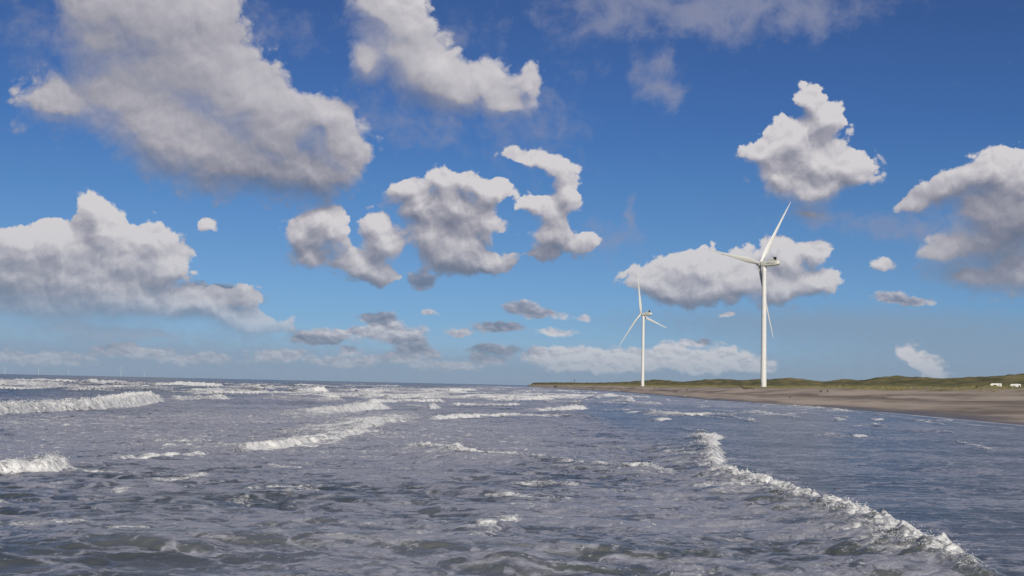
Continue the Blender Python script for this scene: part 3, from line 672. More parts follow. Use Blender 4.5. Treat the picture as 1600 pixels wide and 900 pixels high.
# flecks of spray torn off the breaking crests
rs = np.random.RandomState(21)
def droplets(name, P3, rad, mat):
    o8 = np.array([(1, 0, 0), (-1, 0, 0), (0, 1, 0), (0, -1, 0), (0, 0, 1), (0, 0, -1)], float)
    f8 = np.array([(0, 2, 4), (2, 1, 4), (1, 3, 4), (3, 0, 4), (2, 0, 5), (1, 2, 5), (3, 1, 5), (0, 3, 5)])
    n = len(P3); sh_ = rs.uniform(.5, 1.5, (n, 6, 1))
    V = (P3[:, None, :] + o8[None] * rad[:, None, None] * sh_).reshape(-1, 3)
    Fc = (f8[None] + 6 * np.arange(n)[:, None, None]).reshape(-1, 3)
    me = bpy.data.meshes.new(name)
    me.vertices.add(len(V)); me.vertices.foreach_set('co', V.astype(np.float32).ravel())
    me.loops.add(Fc.size); me.loops.foreach_set('vertex_index', Fc.astype(np.int32).ravel())
    me.polygons.add(len(Fc)); me.polygons.foreach_set('loop_start', np.arange(0, Fc.size, 3, dtype=np.int32))
    me.update(calc_edges=True); me.materials.append(mat)
    o = bpy.data.objects.new(name, me); C.objects.link(o); return o
spray_m = simple_mat('spray', (0.74, 0.74, 0.72), 0.6, var=0.05)
ok = (ZB > .22) & (foam > .55) & (Rg < 420) & (Rg > 20) & (np.abs(Tg) < math.radians(26))
gi_, gj_ = np.nonzero(ok)
w_ = (ZB[gi_, gj_] ** 1.5) * np.clip(clump[gi_, gj_] + .35, 0.02, 1) ** 2 * np.clip(foam[gi_, gj_], 0, 1) * (Rg[gi_, gj_] / 100) ** .6
pick = rs.choice(len(gi_), 12000, p=w_ / w_.sum())
pi, pj = gi_[pick], gj_[pick]
base = np.stack([Xs[pi, pj], Ys[pi, pj], Z[pi, pj]], -1)
upk = rs.exponential(.055, len(pick)) * np.clip(ZB[pi, pj] * 1.8, .3, 1.6)
base[:, 2] += upk; base[:, 0] += rs.normal(0, .12, len(pick)) + .25 * upk; base[:, 1] += rs.normal(0, .12, len(pick))
rad = np.abs(rs.normal(.5, .25, len(pick))) * Rg[pi, pj] / 2000 * .55 + .008
tag(droplets('sea_spray', base, rad, spray_m), kind='stuff')

# marram grass tufts on the dunes
def tufts():
    n = 9000
    y = 330 * (9.0 ** rs.rand(n)); s = 68 + 80 * rs.rand(n) ** .8
    x = shore_x(y) + s * gscale(y); keep = (fbm(x / 18, y / 26, 4) > -.12) & (np.degrees(np.arctan2(x, y)) < 27); x, y, s = x[keep], y[keep], s[keep]
    z = land_h(x, y) - .05; n = len(x)
    V = np.zeros((n, 5, 3, 3)); 
    for k in range(5):
        a = rs.uniform(0, 2 * np.pi, n); hgt = rs.uniform(.35, .85, n) * (1 + (y > 900) * .3); w = rs.uniform(.10, .22, n); ln = rs.uniform(.1, .5, n)
        cx_, cy_ = x + rs.normal(0, .25, n), y + rs.normal(0, .25, n)
        V[:, k, 0] = np.stack([cx_ - np.sin(a) * w, cy_ + np.cos(a) * w, z], -1)
        V[:, k, 1] = np.stack([cx_ + np.sin(a) * w, cy_ - np.cos(a) * w, z], -1)
        V[:, k, 2] = np.stack([cx_ + np.cos(a) * ln + .25, cy_ + np.sin(a) * ln, z + hgt], -1)
    me = bpy.data.meshes.new('marram_grass'); V = V.reshape(-1, 3)
    me.vertices.add(len(V)); me.vertices.foreach_set('co', V.astype(np.float32).ravel())
    me.loops.add(len(V)); me.loops.foreach_set('vertex_index', np.arange(len(V), dtype=np.int32))
    me.polygons.add(len(V) // 3); me.polygons.foreach_set('loop_start', np.arange(0, len(V), 3, dtype=np.int32)); me.update(calc_edges=True)
    m, h, b = new_mat('marram_blades')
    geo = h.n('ShaderNodeNewGeometry'); nn = h.noise(geo.outputs['Position'], 0.25, 5, 0.7, dims='3D')
    h.put(b.inputs['Base Color'], h.ramp(nn, [(.35, (.13, .115, .038)), (.5, (.175, .152, .054)), (.65, (.22, .19, .08))])); b.inputs['Roughness'].default_value = .8
    me.materials.append(m); o = bpy.data.objects.new('marram_grass', me); C.objects.link(o); tag(o, kind='stuff')
tufts()

# ------------------------------------------------------------------ wind turbines
white = simple_mat('turbine_white', (0.50, 0.50, 0.475), 0.42, var=0.05, scale=.4, grime=(0.40, 0.39, 0.35))
white2 = simple_mat('nacelle_white', (0.50, 0.50, 0.44), 0.45, var=0.05, scale=.6, grime=(0.40, 0.39, 0.33))
dark = simple_mat('dark_metal', (0.03, 0.032, 0.035), 0.5)
grey = simple_mat('grey_concrete', (0.30, 0.29, 0.27), 0.8)
ink = simple_mat('nacelle_lettering', (0.13, 0.15, 0.18), 0.5)
far_hazed = simple_mat('offshore_hazed', (0.30, 0.35, 0.40), 0.6, var=.03)  # white dulled towards blue: distance haze painted into the base colour

def airfoil(ch, th, n=16):
    pts = []
    for j in range(n):
        t = 2 * math.pi * j / n; x = math.cos(t); y = math.sin(t)
        pts.append((ch * (.5 * x - .18 * (1 - abs(ch - 2.2) * 0)), th * .5 * y * (1 - .35 * x)))
    return pts
def blade_mesh(R=55.5, fine_=True):
    mb = MB(); rings = []
    stations = [(1.2, 2.1, 2.1, 22), (2.6, 2.1, 2.1, 22), (5, 2.5, 1.9, 20), (8, 3.4, 1.5, 17), (11.5, 4.0, 1.2, 13), (16, 3.75, .95, 10), (22, 3.15, .72, 7), (29, 2.5, .52, 5), (36, 1.95, .38, 3), (43, 1.5, .27, 2), (49, 1.1, .19, 1), (53, .75, .12, 0), (54.8, .42, .07, 0), (R, .12, .03, 0)]
    if not fine_: stations = stations[::3] + [stations[-1]]
    for r, ch, th, tw in stations:
        a = math.radians(tw + 4); pre = -1.2 * (r / R) ** 2.2           # the wind bends the tips back
        ring = []
        for (cx_, ty) in airfoil(ch, th, 16 if fine_ else 6):
            ring.append((pre + ty * math.cos(a) + cx_ * math.sin(a), cx_ * math.cos(a) - ty * math.sin(a), r))
        rings.append(ring)
    mb.loft(rings); return mb
def rotx(v, t):      # angle measured from straight up towards -Y
    x, y, z = v; return (x, y * math.cos(t) - z * math.sin(t), y * math.sin(t) + z * math.cos(t))
def turbine(px, dist, base_py, hub_h, yaw, angles, rotor_scale, label, tilt=5.0):
    p = spot(px, dist)
    root = empty('wind_turbine', p, math.radians(yaw))
    tag(root, label, 'wind turbine', 'white wind turbines standing on the dunes')
    mb = MB(); hb = hub_h - 2.1
    zs = [(-1.5, 2.22), (0, 2.22), (.02, 2.22)] + [(z, 2.2 - (2.2 - 1.62) * z / hb) for z in np.linspace(.4, hb, 24)]
    mb.lathe([(r, z) for z, r in zs], n=48)
    for k in (.24, .50, .76):
        z = hb * k; r = 2.2 - (2.2 - 1.62) * k
        mb.lathe([(r + .005, z - .12), (r + .035, z - .10), (r + .035, z + .10), (r + .005, z + .12)], n=48)
    tower = mb.obj('tower', white, root, True)
    mb = MB(); mb.lathe([(3.1, -1.2), (3.1, .05), (2.95, .14), (2.25, .16)], n=40); mb.obj('foundation', grey, root)
    dr = MB(); dr.box((0, 2.2, 2.1), (.95, .10, 2.2), .04); dr.box((0, 2.27, 3.28), (1.2, .22, .08), .02)
    for k in range(5): dr.box((0, 2.75 + .22 * (4 - k), .95 - .2 * (4 - k) - .1), (1.2, .24, .05), .01)
    dr.obj('door', grey, root)
    # nacelle, front is +X
    mb = MB(); prof = []
    for x, y, zl, zh in [(2.6, 1.45, -1.55, 1.45), (2.9, 1.5, -1.65, 1.5), (3.05, 1.35, -1.5, 1.35)]: pass
    secs = [(3.0, 1.25, -1.45, 1.35), (2.75, 1.62, -1.78, 1.62), (1.5, 1.80, -1.98, 1.80), (-2, 1.88, -2.05, 1.95), (-6, 1.88, -2.02, 2.05), (-10, 1.82, -1.82, 1.98), (-12.2, 1.70, -1.40, 1.80), (-13.0, 1.35, -.95, 1.45), (-13.3, .9, -.5, 1.0)]
    for x, y, zl, zh in secs:
        ring = []; zc = (zl + zh) / 2; hz_ = (zh - zl) / 2
        for j in range(28):
            t = 2 * math.pi * j / 28; ct, st = math.cos(t), math.sin(t); e = .36
            ring.append((x, y * math.copysign(abs(ct) ** e, ct), hub_h + zc + hz_ * math.copysign(abs(st) ** e, st)))
        prof.append(ring)
    mb.loft(prof); nac = mb.obj('nacelle', white2, root, True)
    lt = MB(); rr = random.Random(3); x = -2.6           # rows of dark lettering, too small to read
    side = 1.895
    def row(x0, x1, z0, z1, stp):
        x = x0
        while x > x1:
            w = stp * rr.uniform(.45, .72); kind = rr.random()
            lt.box((x - .09, side, hub_h + (z0 + z1) / 2), (.16, .02, z1 - z0))
            if kind > .3: lt.box((x - w * .6, side, hub_h + z1 - .08), (w * .8, .02, .14))
            if kind < .75: lt.box((x - w * .6, side, hub_h + z0 + .08), (w * .8, .02, .14))
            if .2 < kind < .6: lt.box((x - w, side, hub_h + (z0 + z1) / 2), (.16, .02, (z1 - z0) * .9))
            x -= stp
    row(-3.4, -6.6, .15, .65, .8); row(-3.4, -6.6, -.55, -.05, .7); row(-6.8, -9.6, -.35, .05, .55)
    lt.box((-6.5, side - .018, hub_h - .02), (6.6, .012, 1.6), 0, 1)
    lt.obj('lettering', [ink, white2], nac)
    # cooler fin: two white side plates with a dark radiator between
    mb = MB()
    for sy in (-1, 1):
        y0, y1 = sy * 1.62, sy * 1.74
        o_ = [(-4.2, 1.9), (-8.6, 4.3), (-9.4, 4.45), (-9.0, 3.1), (-10.8, 1.9)]
        b_ = len(mb.v); mb.v += [(a, y0, hub_h + c_) for a, c_ in o_] + [(a, y1, hub_h + c_) for a, c_ in o_]
        mb.f += [tuple(b_ + i for i in range(5)), tuple(b_ + 9 - i for i in range(5))] + [(b_ + i, b_ + (i + 1) % 5, b_ + 5 + (i + 1) % 5, b_ + 5 + i) for i in range(5)]; mb.mi += [0] * 7
    mb.box((-6.9, 0, hub_h + 2.12), (4.6, 3.2, .3), .05)
    fin = mb.obj('cooler_fin', white2, root)
    mb = MB(); mb.box((-9.3, 0, hub_h + 3.3), (.5, 3.3, 2.0), .05)
    for k in range(9): mb.box((-9.62, -1.5 + k * .375, hub_h + 3.3), (.12, .06, 1.9))
    mb.box((-9.7, 0, hub_h + 4.42), (2.0, 3.7, .16), .05); mb.obj('radiator', dark, root)
    mb = MB(); mb.tube([(-11.2, .5, hub_h + 1.7), (-11.2, .5, hub_h + 3.0), (-11.2, .6, hub_h + 3.1), (-11.2, 1.1, hub_h + 3.1)], .05); mb.obj('wind_vane', grey, root)
    # rotor
    tl = math.radians(tilt); M = Matrix.Translation((4.55, 0, hub_h + .1)) @ Matrix.Rotation(-tl, 4, 'Y')
    mb = MB(); prof = [(-1.5, 1.35), (-1.2, 1.62), (0, 1.75), (1.0, 1.62), (1.9, 1.2), (2.5, .65), (2.72, .12)]
    mb.loft([[(x, r * math.cos(2 * math.pi * j / 28), r * math.sin(2 * math.pi * j / 28)) for j in range(28)] for x, r in prof])
    mb.v = [tuple(M @ Vector(v)) for v in mb.v]; hubo = mb.obj('hub', white, root, True)
    for a in angles:
        bm_ = blade_mesh(); bm_.v = [tuple(M @ Vector(rotx((v[0] * 1, v[1], v[2] * rotor_scale), math.radians(a)))) for v in bm_.v]
        bm_.obj('blade', white, root, True)
    # fenced control cabinet at the foot
    return root
T1_ = turbine(1193, 969, 605, 91.8, 134, (33, 156, -85.5), 1.09, 'taller, nearer white wind turbine at the foot of the dunes, rotor turned left')
T2_ = turbine(1004, 1660, 603, 92.6, 136, (-15, 105, 223), 1.06, 'smaller, more distant white wind turbine with one blade straight up')

off_spec = [(7.3, 17800, 94, (18, 138, -102), 'leftmost offshore turbine on the horizon, two blades raised in a V'),
            (60.2, 19600, 95, (-40, 80, 200), 'second offshore turbine from the left on the horizon'),
            (107.0, 29500, 90, (0, 120, 240), 'faintest and shortest offshore turbine on the horizon, between the two pairs'),
            (189.0, 15600, 94, (8, 128, 248), 'fourth offshore turbine from the left, tall thin mast on the horizon'),
            (225.5, 21200, 94, (60, 180, 300), 'rightmost offshore turbine on the horizon, left of the surf gap')]
for px, d_, hh_, angs, lab in off_spec:
    a = azel(px, 584)[0]; x, y = d_ * math.sin(math.radians(a)), d_ * math.cos(math.radians(a))
    root = empty('offshore_turbine', (x, y, 0), math.radians(90 - a + 15)); tag(root, lab, 'wind turbine', 'offshore turbines on the horizon')
    mb = MB(); mb.lathe([(3.6, -2), (3.6, 10), (2.8, 12), (2.6, 13), (1.8, hh_)], n=16); mb.obj('tower', far_hazed, root, True)
    mb = MB(); mb.box((-2.5, 0, hh_ + 1), (11, 4.4, 4.4), .6); mb.obj('nacelle', far_hazed, root)
    for a_ in angs:
        b_ = blade_mesh(fine_=False); b_.v = [(v[0] * 1.2 + 4, *rotx((v[0], v[1] * 1.1, v[2] * .80), math.radians(a_))[1:]) for v in b_.v]
        b_.v = [(v[0], v[1], v[2] + hh_ + 1) for v in b_.v]; b_.obj('blade', far_hazed, root, True)

# ------------------------------------------------------------------ motorhomes behind the dune edge
van_white = simple_mat('motorhome_white', (0.60, 0.58, 0.53), 0.35, var=.03)
glass = simple_mat('dark_window', (0.015, 0.017, 0.02), 0.12)
tyre_m = simple_mat('tyre_rubber', (0.02, 0.02, 0.02), 0.85); rim_m = simple_mat('rim_grey', (.45, .45, .46), .35, .6); lamp_m = simple_mat('red_lamp', (.35, .02, .015), .3)
greyst = simple_mat('grey_stripe', (.30, .31, .33), .5)
def motorhome(pos_, rz, L, label, long_window):
    root = empty('motorhome', pos_, rz); tag(root, label, 'motorhome', 'white motorhomes parked behind the dune edge')
    mb = MB()        # living box with a bulging cab roof; travelling towards -X
    y = 1.12
    sil = [(-L / 2 + 1.1, .55), (-L / 2 + .95, 1.25), (-L / 2 + .55, 1.9), (-L / 2 - .15, 2.15), (-L / 2 - .2, 2.5), (-L / 2 + .5, 2.98), (L / 2 - .15, 3.0), (L / 2, 2.85), (L / 2, .55)]
    rings = []
    for yy_, ins in ((-y, .10), (-y + .08, 0), (y - .08, 0), (y, .10)):
        cx_, cz_ = 0, 1.8
        rings.append([(px_ - math.copysign(ins, px_ - cx_), yy_, pz_ - math.copysign(ins, pz_ - cz_)) for px_, pz_ in sil])
    mb.loft(rings); body = mb.obj('body', van_white, root)
    mb = MB(); sil = [(-L / 2 - 1.05, .45), (-L / 2 - 1.12, .95), (-L / 2 - .75, 1.25), (-L / 2 + .15, 2.12), (-L / 2 + 1.0, 2.12), (-L / 2 + 1.0, .45)]
    mb.loft([[(a, yy_, z) for a, z in sil] for yy_ in (-.98, -.9, .9, .98)]); cabo = mb.obj('cab', van_white, root)
    for sy in (-1, 1):
        g = MB(); g.v = [(-L / 2 - .45, sy * .995, 1.3), (-L / 2 + .75, sy * .995, 1.3), (-L / 2 + .75, sy * .995, 1.95), (-L / 2 + .1, sy * .995, 1.95)]
        g.v += [(a, b_ + sy * .02, c_) for a, b_, c_ in g.v]; g.f = [(0, 1, 2, 3), (7, 6, 5, 4), (0, 4, 5, 1), (1, 5, 6, 2), (2, 6, 7, 3), (3, 7, 4, 0)]; g.mi = [0] * 6; g.obj('side_window', glass, cabo)
    g = MB(); g.v = [(-L / 2 - .74, -.82, 1.32), (-L / 2 - .74, .82, 1.32), (-L / 2 + .04, .75, 2.06), (-L / 2 + .04, -.75, 2.06)]; g.v += [(a - .03, b_, c_ + .03) for a, b_, c_ in g.v]
    g.f = [(0, 1, 2, 3), (7, 6, 5, 4), (0, 4, 5, 1), (1, 5, 6, 2), (2, 6, 7, 3), (3, 7, 4, 0)]; g.mi = [0] * 6; g.obj('windscreen', glass, cabo)
    def win(x, z, w, h_, nm, mt):
        q = MB(); q.box((x, -y - .015, z), (w, .05, h_), .02); return q.obj(nm, mt, root)
    if long_window:
        win(-.9, 1.95, 1.9, .55, 'window', greyst); win(1.75, 1.95, .7, .75, 'window', glass)
    else:
        win(-.55, 1.9, 1.5, .65, 'window', glass)
        d_ = win(L / 2 - .95, 1.65, .7, 1.85, 'door', greyst); q = MB(); q.box((L / 2 - .68, -y - .06, 1.55), (.06, .06, .16), .01); q.obj('handle', glass, d_)
    q = MB(); q.box((0, -y - .012, 1.15), (L - .9, .03, .10)); q.obj('stripe', greyst, root)
    for wx in (-L / 2 - .15, L / 2 - 1.6):
        for sy in (-1, 1):
            w_ = MB(); rr = [(.18, .36), (.30, .36), (.36, .30), (.36, -.30), (.30, -.36)]
            prof = [(.2, -.12), (.33, -.12), (.37, -.07), (.37, .07), (.33, .12), (.2, .12)]
            w_.lathe([(r, z) for r, z in prof], n=20); w_.v = [(wx + a, sy * .95 + c_, .37 + b_) for a, b_, c_ in w_.v]; wo_ = w_.obj('wheel', tyre_m, root)
            w_ = MB(); w_.lathe([(.2, -.125), (.2, .125)], n=16); w_.v = [(wx + a, sy * .95 + c_, .37 + b_) for a, b_, c_ in w_.v]; w_.obj('rim', rim_m, wo_)
    for sy in (-1, 1):
        q = MB(); q.box((L / 2 + .02, sy * .95, 1.0), (.05, .18, .4), .01); q.obj('tail_light', lamp_m, root)
        q = MB(); q.box((-L / 2 - 1.1, sy * .7, .92), (.06, .35, .18), .02); q.obj('headlight', greyst, root)
    q = MB(); q.box((.5, 0, 3.06), (.9, .7, .14), .04); q.obj('roof_vent', greyst, root)
    return root
VZ = 7.95
for i, (px, d_, lab, lw, L) in enumerate([(1556.5, 690, 'left white motorhome with one dark side window and a grey door', False, 5.2), (1587.0, 700, 'right white motorhome with a long grey window and a small dark one', True, 4.9)]):
    p = spot(px, d_); motorhome((p.x, p.y, VZ), math.radians(-21 + 180 + 0) if False else math.radians(180 - 22 + 180), L, lab, lw)

# ------------------------------------------------------------------ small things on the beach
rust = simple_mat('weathered_brown', (0.055, 0.040, 0.025), 0.8, var=.3)
post_m = simple_mat('pale_post', (0.26, 0.23, 0.21), 0.8)
p = ground_hit(1168, 611); ang = -math.atan2(p.x, p.y)
r_ = empty('bent_beam', p, ang); tag(r_, 'dark brown curved beam on two short legs, rising at its left end', 'sculpture')
mb = MB(); mb.tube([(-6.0, 0, 3.75), (-5.0, 0, 3.7), (-4.0, 0, 3.2), (-3.2, 0, 2.4), (-2.4, 0, 1.85), (-1.2, 0, 1.62), (.6, .05, 1.7), (2.4, 0, 1.8), (4.2, 0, 1.95)], [.22, .3, .42, .58, .62, .42, .30, .28, .22], n=10); mb.obj('beam', rust, r_, True)
for x_, dz in ((-1.0, 0), (3.7, .12)):
    mb = MB(); mb.tube([(x_, 0, -.4), (x_, .02, .6), (x_, 0, 1.7 + dz)], [.17, .14, .2]); mb.obj('leg', rust, r_, True)

p = ground_hit(1282.5, 619.3); r_ = empty('marker_post', p, -math.atan2(p.x, p.y)); tag(r_, 'slim pale post with a dark wedge-shaped board at its top, standing on the beach', 'post')
mb = MB(); mb.tube([(0, 0, -.4), (0, 0, 1.75)], [.07, .06]); mb.obj('post', post_m, r_, True)
mb = MB(); mb.loft([[(-.30, -.06, 1.6), (.30, -.06, 1.6), (.30, .06, 1.6), (-.30, .06, 1.6)], [(-.34, -.06, 2.1), (.36, -.06, 2.1), (.36, .06, 2.1), (-.34, .06, 2.1)], [(-.56, -.06, 2.42), (.60, -.06, 2.42), (.60, .06, 2.42), (-.56, .06, 2.42)]]); mb.obj('board', rust, r_)
p = ground_hit(1293, 613.3); r_ = empty('waste_bin', p, -math.atan2(p.x, p.y)); tag(r_, 'short dark box on legs beside a pale sand patch, just right of the marker post', 'bin')
mb = MB(); mb.box((0, 0, .75), (.62, .5, .85), .05); mb.box((0, 0, 1.22), (.7, .58, .09), .02); mb.obj('box', rust, r_)
for x_ in (-.22, .22):
    mb = MB(); mb.tube([(x_, 0, -.2), (x_, 0, .4)], .05); mb.obj('leg', rust, r_)
p = ground_hit(1526, 607.5); r_ = empty('shrub', p); tag(r_, 'lone upright olive shrub on the dune edge, left of the motorhomes', 'shrub')
shrub_m = simple_mat('shrub_leaves', (.05, .052, .022), .8, var=.4)
mb = MB(); rr = random.Random(9)
mb2 = MB(); mb2.tube([(0, 0, -.2), (.05, 0, .4), (0, .05, 1.0)], [.06, .05, .02]); mb2.obj('stem', rust, r_)
for k in range(420):
    u = rr.random() ** .5; a = rr.uniform(0, 6.28); z = rr.uniform(.1, 1.15); w = .42 * math.sin(math.pi * min(1, (z + .15) / 1.4)) ** .6 * u
    x_, y_ = w * math.cos(a), w * math.sin(a); s_2 = rr.uniform(.04, .10); b2 = rr.uniform(0, 6.28)
    mb.add([(x_, y_, z), (x_ + s_2 * math.cos(b2), y_ + s_2 * math.sin(b2), z + s_2 * .5), (x_ + s_2 * .3, y_, z + s_2 * 1.6)], [(0, 1, 2)])
mb.obj('leaves', shrub_m, r_)
def lump(name, px, py, L, H, label, cat, mat, seed):
    p = ground_hit(px, py); rr = random.Random(seed); mb = MB(); rings = []; n = 9
    for i in range(7):
        t = i / 6; r = math.sin(math.pi * (.08 + .84 * t)) ** .6
        rings.append([((t - .5) * L, r * H * .6 * math.cos(2 * math.pi * j / n) * rr.uniform(.75, 1.2), r * H * .5 * (math.sin(2 * math.pi * j / n) + .8) * rr.uniform(.75, 1.2)) for j in range(n)])
    mb.loft(rings); o = mb.obj(name, mat); o.location = p; o.rotation_euler = (0, 0, rr.uniform(-.6, .3)); tag(o, label, cat)
lump('driftwood', 1234.5, 621.3, 1.1, .45, 'small dark lump of driftwood on the beach below the dunes, right of the nearer turbine', 'driftwood', rust, 1)
lump('driftwood', 1380.5, 622, .9, .3, 'small flat dark piece of driftwood alone on the wide right part of the beach', 'driftwood', rust, 2)
lump('boulder', 868, 605.3, 8, 4.0, 'dark angular lump on the far beach at the left end of the coast', 'boulder', rust, 3)
p = ground_hit(897.5, 598.3, 2500, 5000); p = Vector((p.x, p.y, p.z - .5))
r_ = empty('beacon', p); tag(r_, 'small dark beacon with a wide top on the far dune skyline', 'beacon')
mb = MB()
for sx_ in (-1, 1):
    for sy_ in (-1, 1): mb.tube([(sx_ * 1.1, sy_ * 1.1, 0), (sx_ * .5, sy_ * .5, 5.2)], .16)
for z_2 in (1.6, 3.2): mb.box((0, 0, z_2), (1.9, 1.9, .12))
mb.obj('frame', dark, r_); mb = MB(); mb.box((0, 0, 6.4), (2.3, 2.3, 2.3), .3); mb.lathe([(1.4, 7.5), (.1, 8.5)], n=12); mb.obj('top', dark, r_)

# ------------------------------------------------------------------ people on the beach
skin_m = simple_mat('skin', (0.42, 0.25, 0.18), 0.6); hair_m = simple_mat('hair', (0.035, 0.022, 0.014), 0.7)
def cloth(name, c_): return simple_mat(name, c_, 0.9, var=.2, scale=8)
cloths = {k: cloth('cloth_' + k, v) for k, v in {'black': (.014, .014, .017), 'navy': (.02, .025, .05), 'brown': (.028, .016, .012), 'maroon': (.05, .018, .018), 'grey': (.12, .12, .13), 'beige': (.40, .36, .29), 'olive': (.05, .05, .025), 'jeans': (.035, .05, .085)}.items()}
def skinned(name, pts, edges, radii, mat, parent=None, sub=1):
    me = bpy.data.meshes.new(name + '_cage'); me.from_pydata(pts, edges, []); o = bpy.data.objects.new(name, me); C.objects.link(o)
    md = o.modifiers.new('Skin', 'SKIN'); md.use_smooth_shade = True
    for i, r in enumerate(radii): me.skin_vertices[0].data[i].radius = (r, r) if not hasattr(r, '__len__') else r
    me.skin_vertices[0].data[0].use_root = True
    s2 = o.modifiers.new('Subdivision', 'SUBSURF'); s2.levels = sub; s2.render_levels = sub
    dg = bpy.context.evaluated_depsgraph_get(); m2 = bpy.data.meshes.new_from_object(o.evaluated_get(dg)); o.modifiers.clear(); o.data = m2; m2.name = name
    m2.materials.clear(); m2.materials.append(mat); m2.polygons.foreach_set('use_smooth', [True] * len(m2.polygons))
    if parent: o.parent = parent
    return o
def person(px, py, heading, top, trousers, label, stride=.25, lean=0.0, size=1.0, arms='down', crouch=0.0, d_=None):
    p = ground_hit(px, py)
    hp = .92 - crouch * .38; kn = .50 - crouch * .08; f = lambda x, y, z: (x, y, z)
    sh = hp + .50; lx = lean
    J = {'pelvis': (0, 0, hp), 'waist': (0, lx * .3, hp + .17), 'chest': (0, lx * .8, hp + .40), 'neck': (0, lx * 1.05, hp + .56), 'head0': (0, lx * 1.12, hp + .64), 'head1': (0, lx * 1.18 + .01, hp + .74), 'head2': (0, lx * 1.2, hp + .83)}
    for s_3, n_ in ((-1, 'L'), (1, 'R')):
        st = stride * s_3
        J['hip' + n_] = (s_3 * .10, 0, hp - .06); J['knee' + n_] = (s_3 * .11, st * .55 + crouch * .30, kn); J['ank' + n_] = (s_3 * .11, st - (.10 if st < 0 else 0), .09); J['toe' + n_] = (s_3 * .12, st + .14, .045)
        J['sho' + n_] = (s_3 * .19, lx * .95, hp + .50)
        if arms == 'down': J['elb' + n_] = (s_3 * .25, lx * .8 - st * .3, hp + .22); J['wri' + n_] = (s_3 * .26, lx * .8 - st * .75 + .06, hp - .02)
        elif arms == 'front': J['elb' + n_] = (s_3 * .24, lx * .8 + .10, hp + .22); J['wri' + n_] = (s_3 * .10, lx + .30, hp + .30)
        else: J['elb' + n_] = (s_3 * .24, lx + .05, hp + .20); J['wri' + n_] = (s_3 * .20, lx + .22, hp - .02)
        w = J['wri' + n_]; J['palm' + n_] = (w[0], w[1] + .02, w[2] - .07)
        for q in range(5): J['fg%d%s' % (q, n_)] = (w[0] + s_3 * (.0 if q else -.045), w[1] + .02 + (.018 * (q - 2.5) if q else .03), w[2] - (.15 - .01 * abs(q - 2) if q else .10))
    hx, hy, hz_ = J['head1']
    J['nose'] = (hx, hy + .115, hz_ - .01); J['earL'] = (-.095, hy, hz_ - .005); J['earR'] = (.095, hy, hz_ - .005)
    rad = {'nose': .014, 'earL': .016, 'earR': .016, 'pelvis': .12, 'waist': .115, 'chest': .145, 'neck': .055, 'head0': .075, 'head1': .10, 'head2': .075}
    for n_ in 'LR': rad.update({'hip' + n_: .085, 'knee' + n_: .055, 'ank' + n_: .04, 'toe' + n_: .035, 'sho' + n_: .06, 'elb' + n_: .042, 'wri' + n_: .028, 'palm' + n_: .035}); rad.update({'fg%d%s' % (q, n_): .009 for q in range(5)})
    E = [('pelvis', 'waist'), ('waist', 'chest'), ('chest', 'neck'), ('neck', 'head0'), ('head0', 'head1'), ('head1', 'head2'), ('head1', 'nose'), ('head1', 'earL'), ('head1', 'earR')]
    for n_ in 'LR': E += [('pelvis', 'hip' + n_), ('hip' + n_, 'knee' + n_), ('knee' + n_, 'ank' + n_), ('ank' + n_, 'toe' + n_), ('chest', 'sho' + n_), ('sho' + n_, 'elb' + n_), ('elb' + n_, 'wri' + n_), ('wri' + n_, 'palm' + n_)] + [('palm' + n_, 'fg%d%s' % (q, n_)) for q in range(5)]
    def build(name, keys, edges, grow, mat, parent=None):
        ks = list(keys); return skinned(name, [J[k] for k in ks], [(ks.index(a), ks.index(b_)) for a, b_ in edges if a in ks and b_ in ks], [rad[k] + grow for k in ks], mat, parent)
    body = build('person', J.keys(), E, 0, skin_m)
    top_k = ['waist', 'pelvis', 'chest', 'neck'] + [k + n_ for n_ in 'LR' for k in ('sho', 'elb', 'wri')]
    rad2 = dict(rad); rad['neck'] = .05; rad['pelvis'] = .13
    build('jacket', top_k, E, .04, cloths[top], body)
    rad['pelvis'] = .105; rad['waist'] = .10; rad['hipL'] = rad['hipR'] = .088
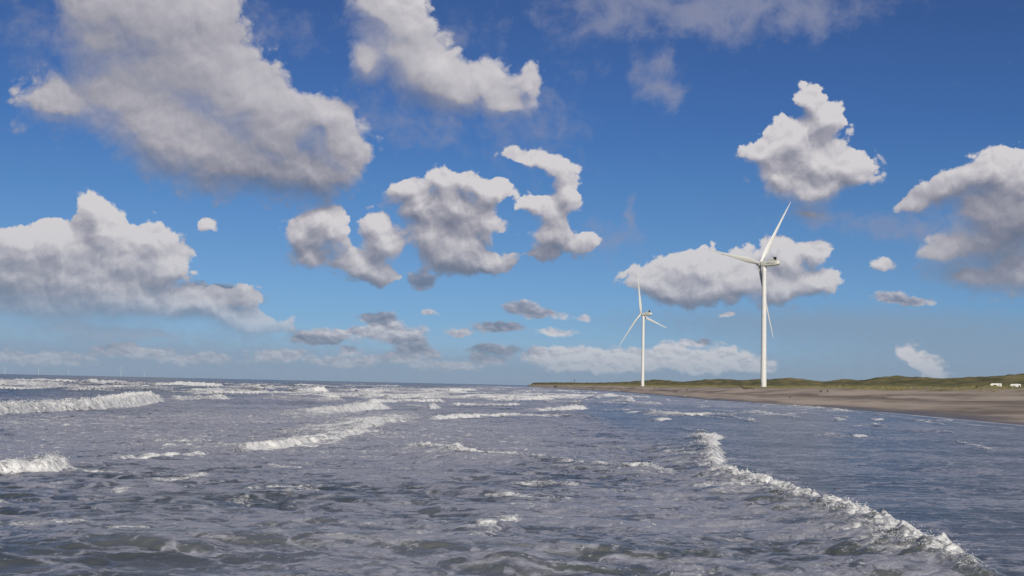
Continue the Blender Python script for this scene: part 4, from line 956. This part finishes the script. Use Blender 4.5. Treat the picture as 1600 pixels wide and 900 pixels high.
    low_k = ['pelvis', 'waist'] + [k + n_ for n_ in 'LR' for k in ('hip', 'knee', 'ank')]
    build('trousers', low_k, E, .03, cloths[trousers], body)
    rad.update(rad2)
    for n_ in 'LR': build('shoe', ['ank' + n_, 'toe' + n_], E, .012, cloths['black'], body)
    J['hr0'] = (J['head1'][0], J['head1'][1] - .03, J['head1'][2] + .0); J['hr1'] = (J['head2'][0], J['head2'][1] - .01, J['head2'][2] + .025); rad['hr0'] = .095; rad['hr1'] = .085
    build('hair', ['hr0', 'hr1'], [('hr0', 'hr1')], 0, hair_m, body)
    for sx_ in (-1, 1):
        eb = MB(); eb.lathe([(.002, -.012), (.011, -.006), (.012, 0), (.011, .006), (.002, .012)], (sx_ * .035, hy + .088, hz_ + .02), 8); eb.obj('eye', hair_m, body)
    mo = MB(); mo.box((0, hy + .093, hz_ - .05), (.05, .012, .012), .003); mo.obj('mouth', cloths['maroon'], body)
    body.location = p; body.rotation_euler = (0, 0, heading); body.scale = (size * 1.27,) * 3
    tag(body, label, 'person', 'people walking on the beach')
    return body
person(970, 611, 2.9, 'brown', 'black', 'person in dark clothes alone at the far water edge, left of the more distant turbine', .2)
person(1002.6, 609.9, 1.2, 'black', 'navy', 'person in black walking at the foot of the more distant turbine', .3, .08)
person(1011.5, 611.3, .4, 'olive', 'beige', 'crouching person with dark top and pale trousers just right of the more distant turbine', .1, .15, crouch=.8, arms='reach')
person(1022.4, 610, 1.9, 'black', 'brown', 'person in dark clothes leaning forward, right of the crouching person', .3, .22, arms='reach')
person(1053.5, 613, .2, 'black', 'brown', 'left and shorter of the two people standing close together', .1, size=.9)
person(1056.6, 613.4, -.1, 'black', 'maroon', 'right and taller of the two people standing close together', .15, size=1.07)
person(1073.2, 612, 3.0, 'maroon', 'brown', 'person in reddish brown standing higher up the beach, right of the pair', .1, size=1.03)
person(1070.5, 619.8, 1.5, 'brown', 'beige', 'person in dark brown jacket and pale trousers leaning forward nearest the water', .4, .22, arms='reach', size=1.05)
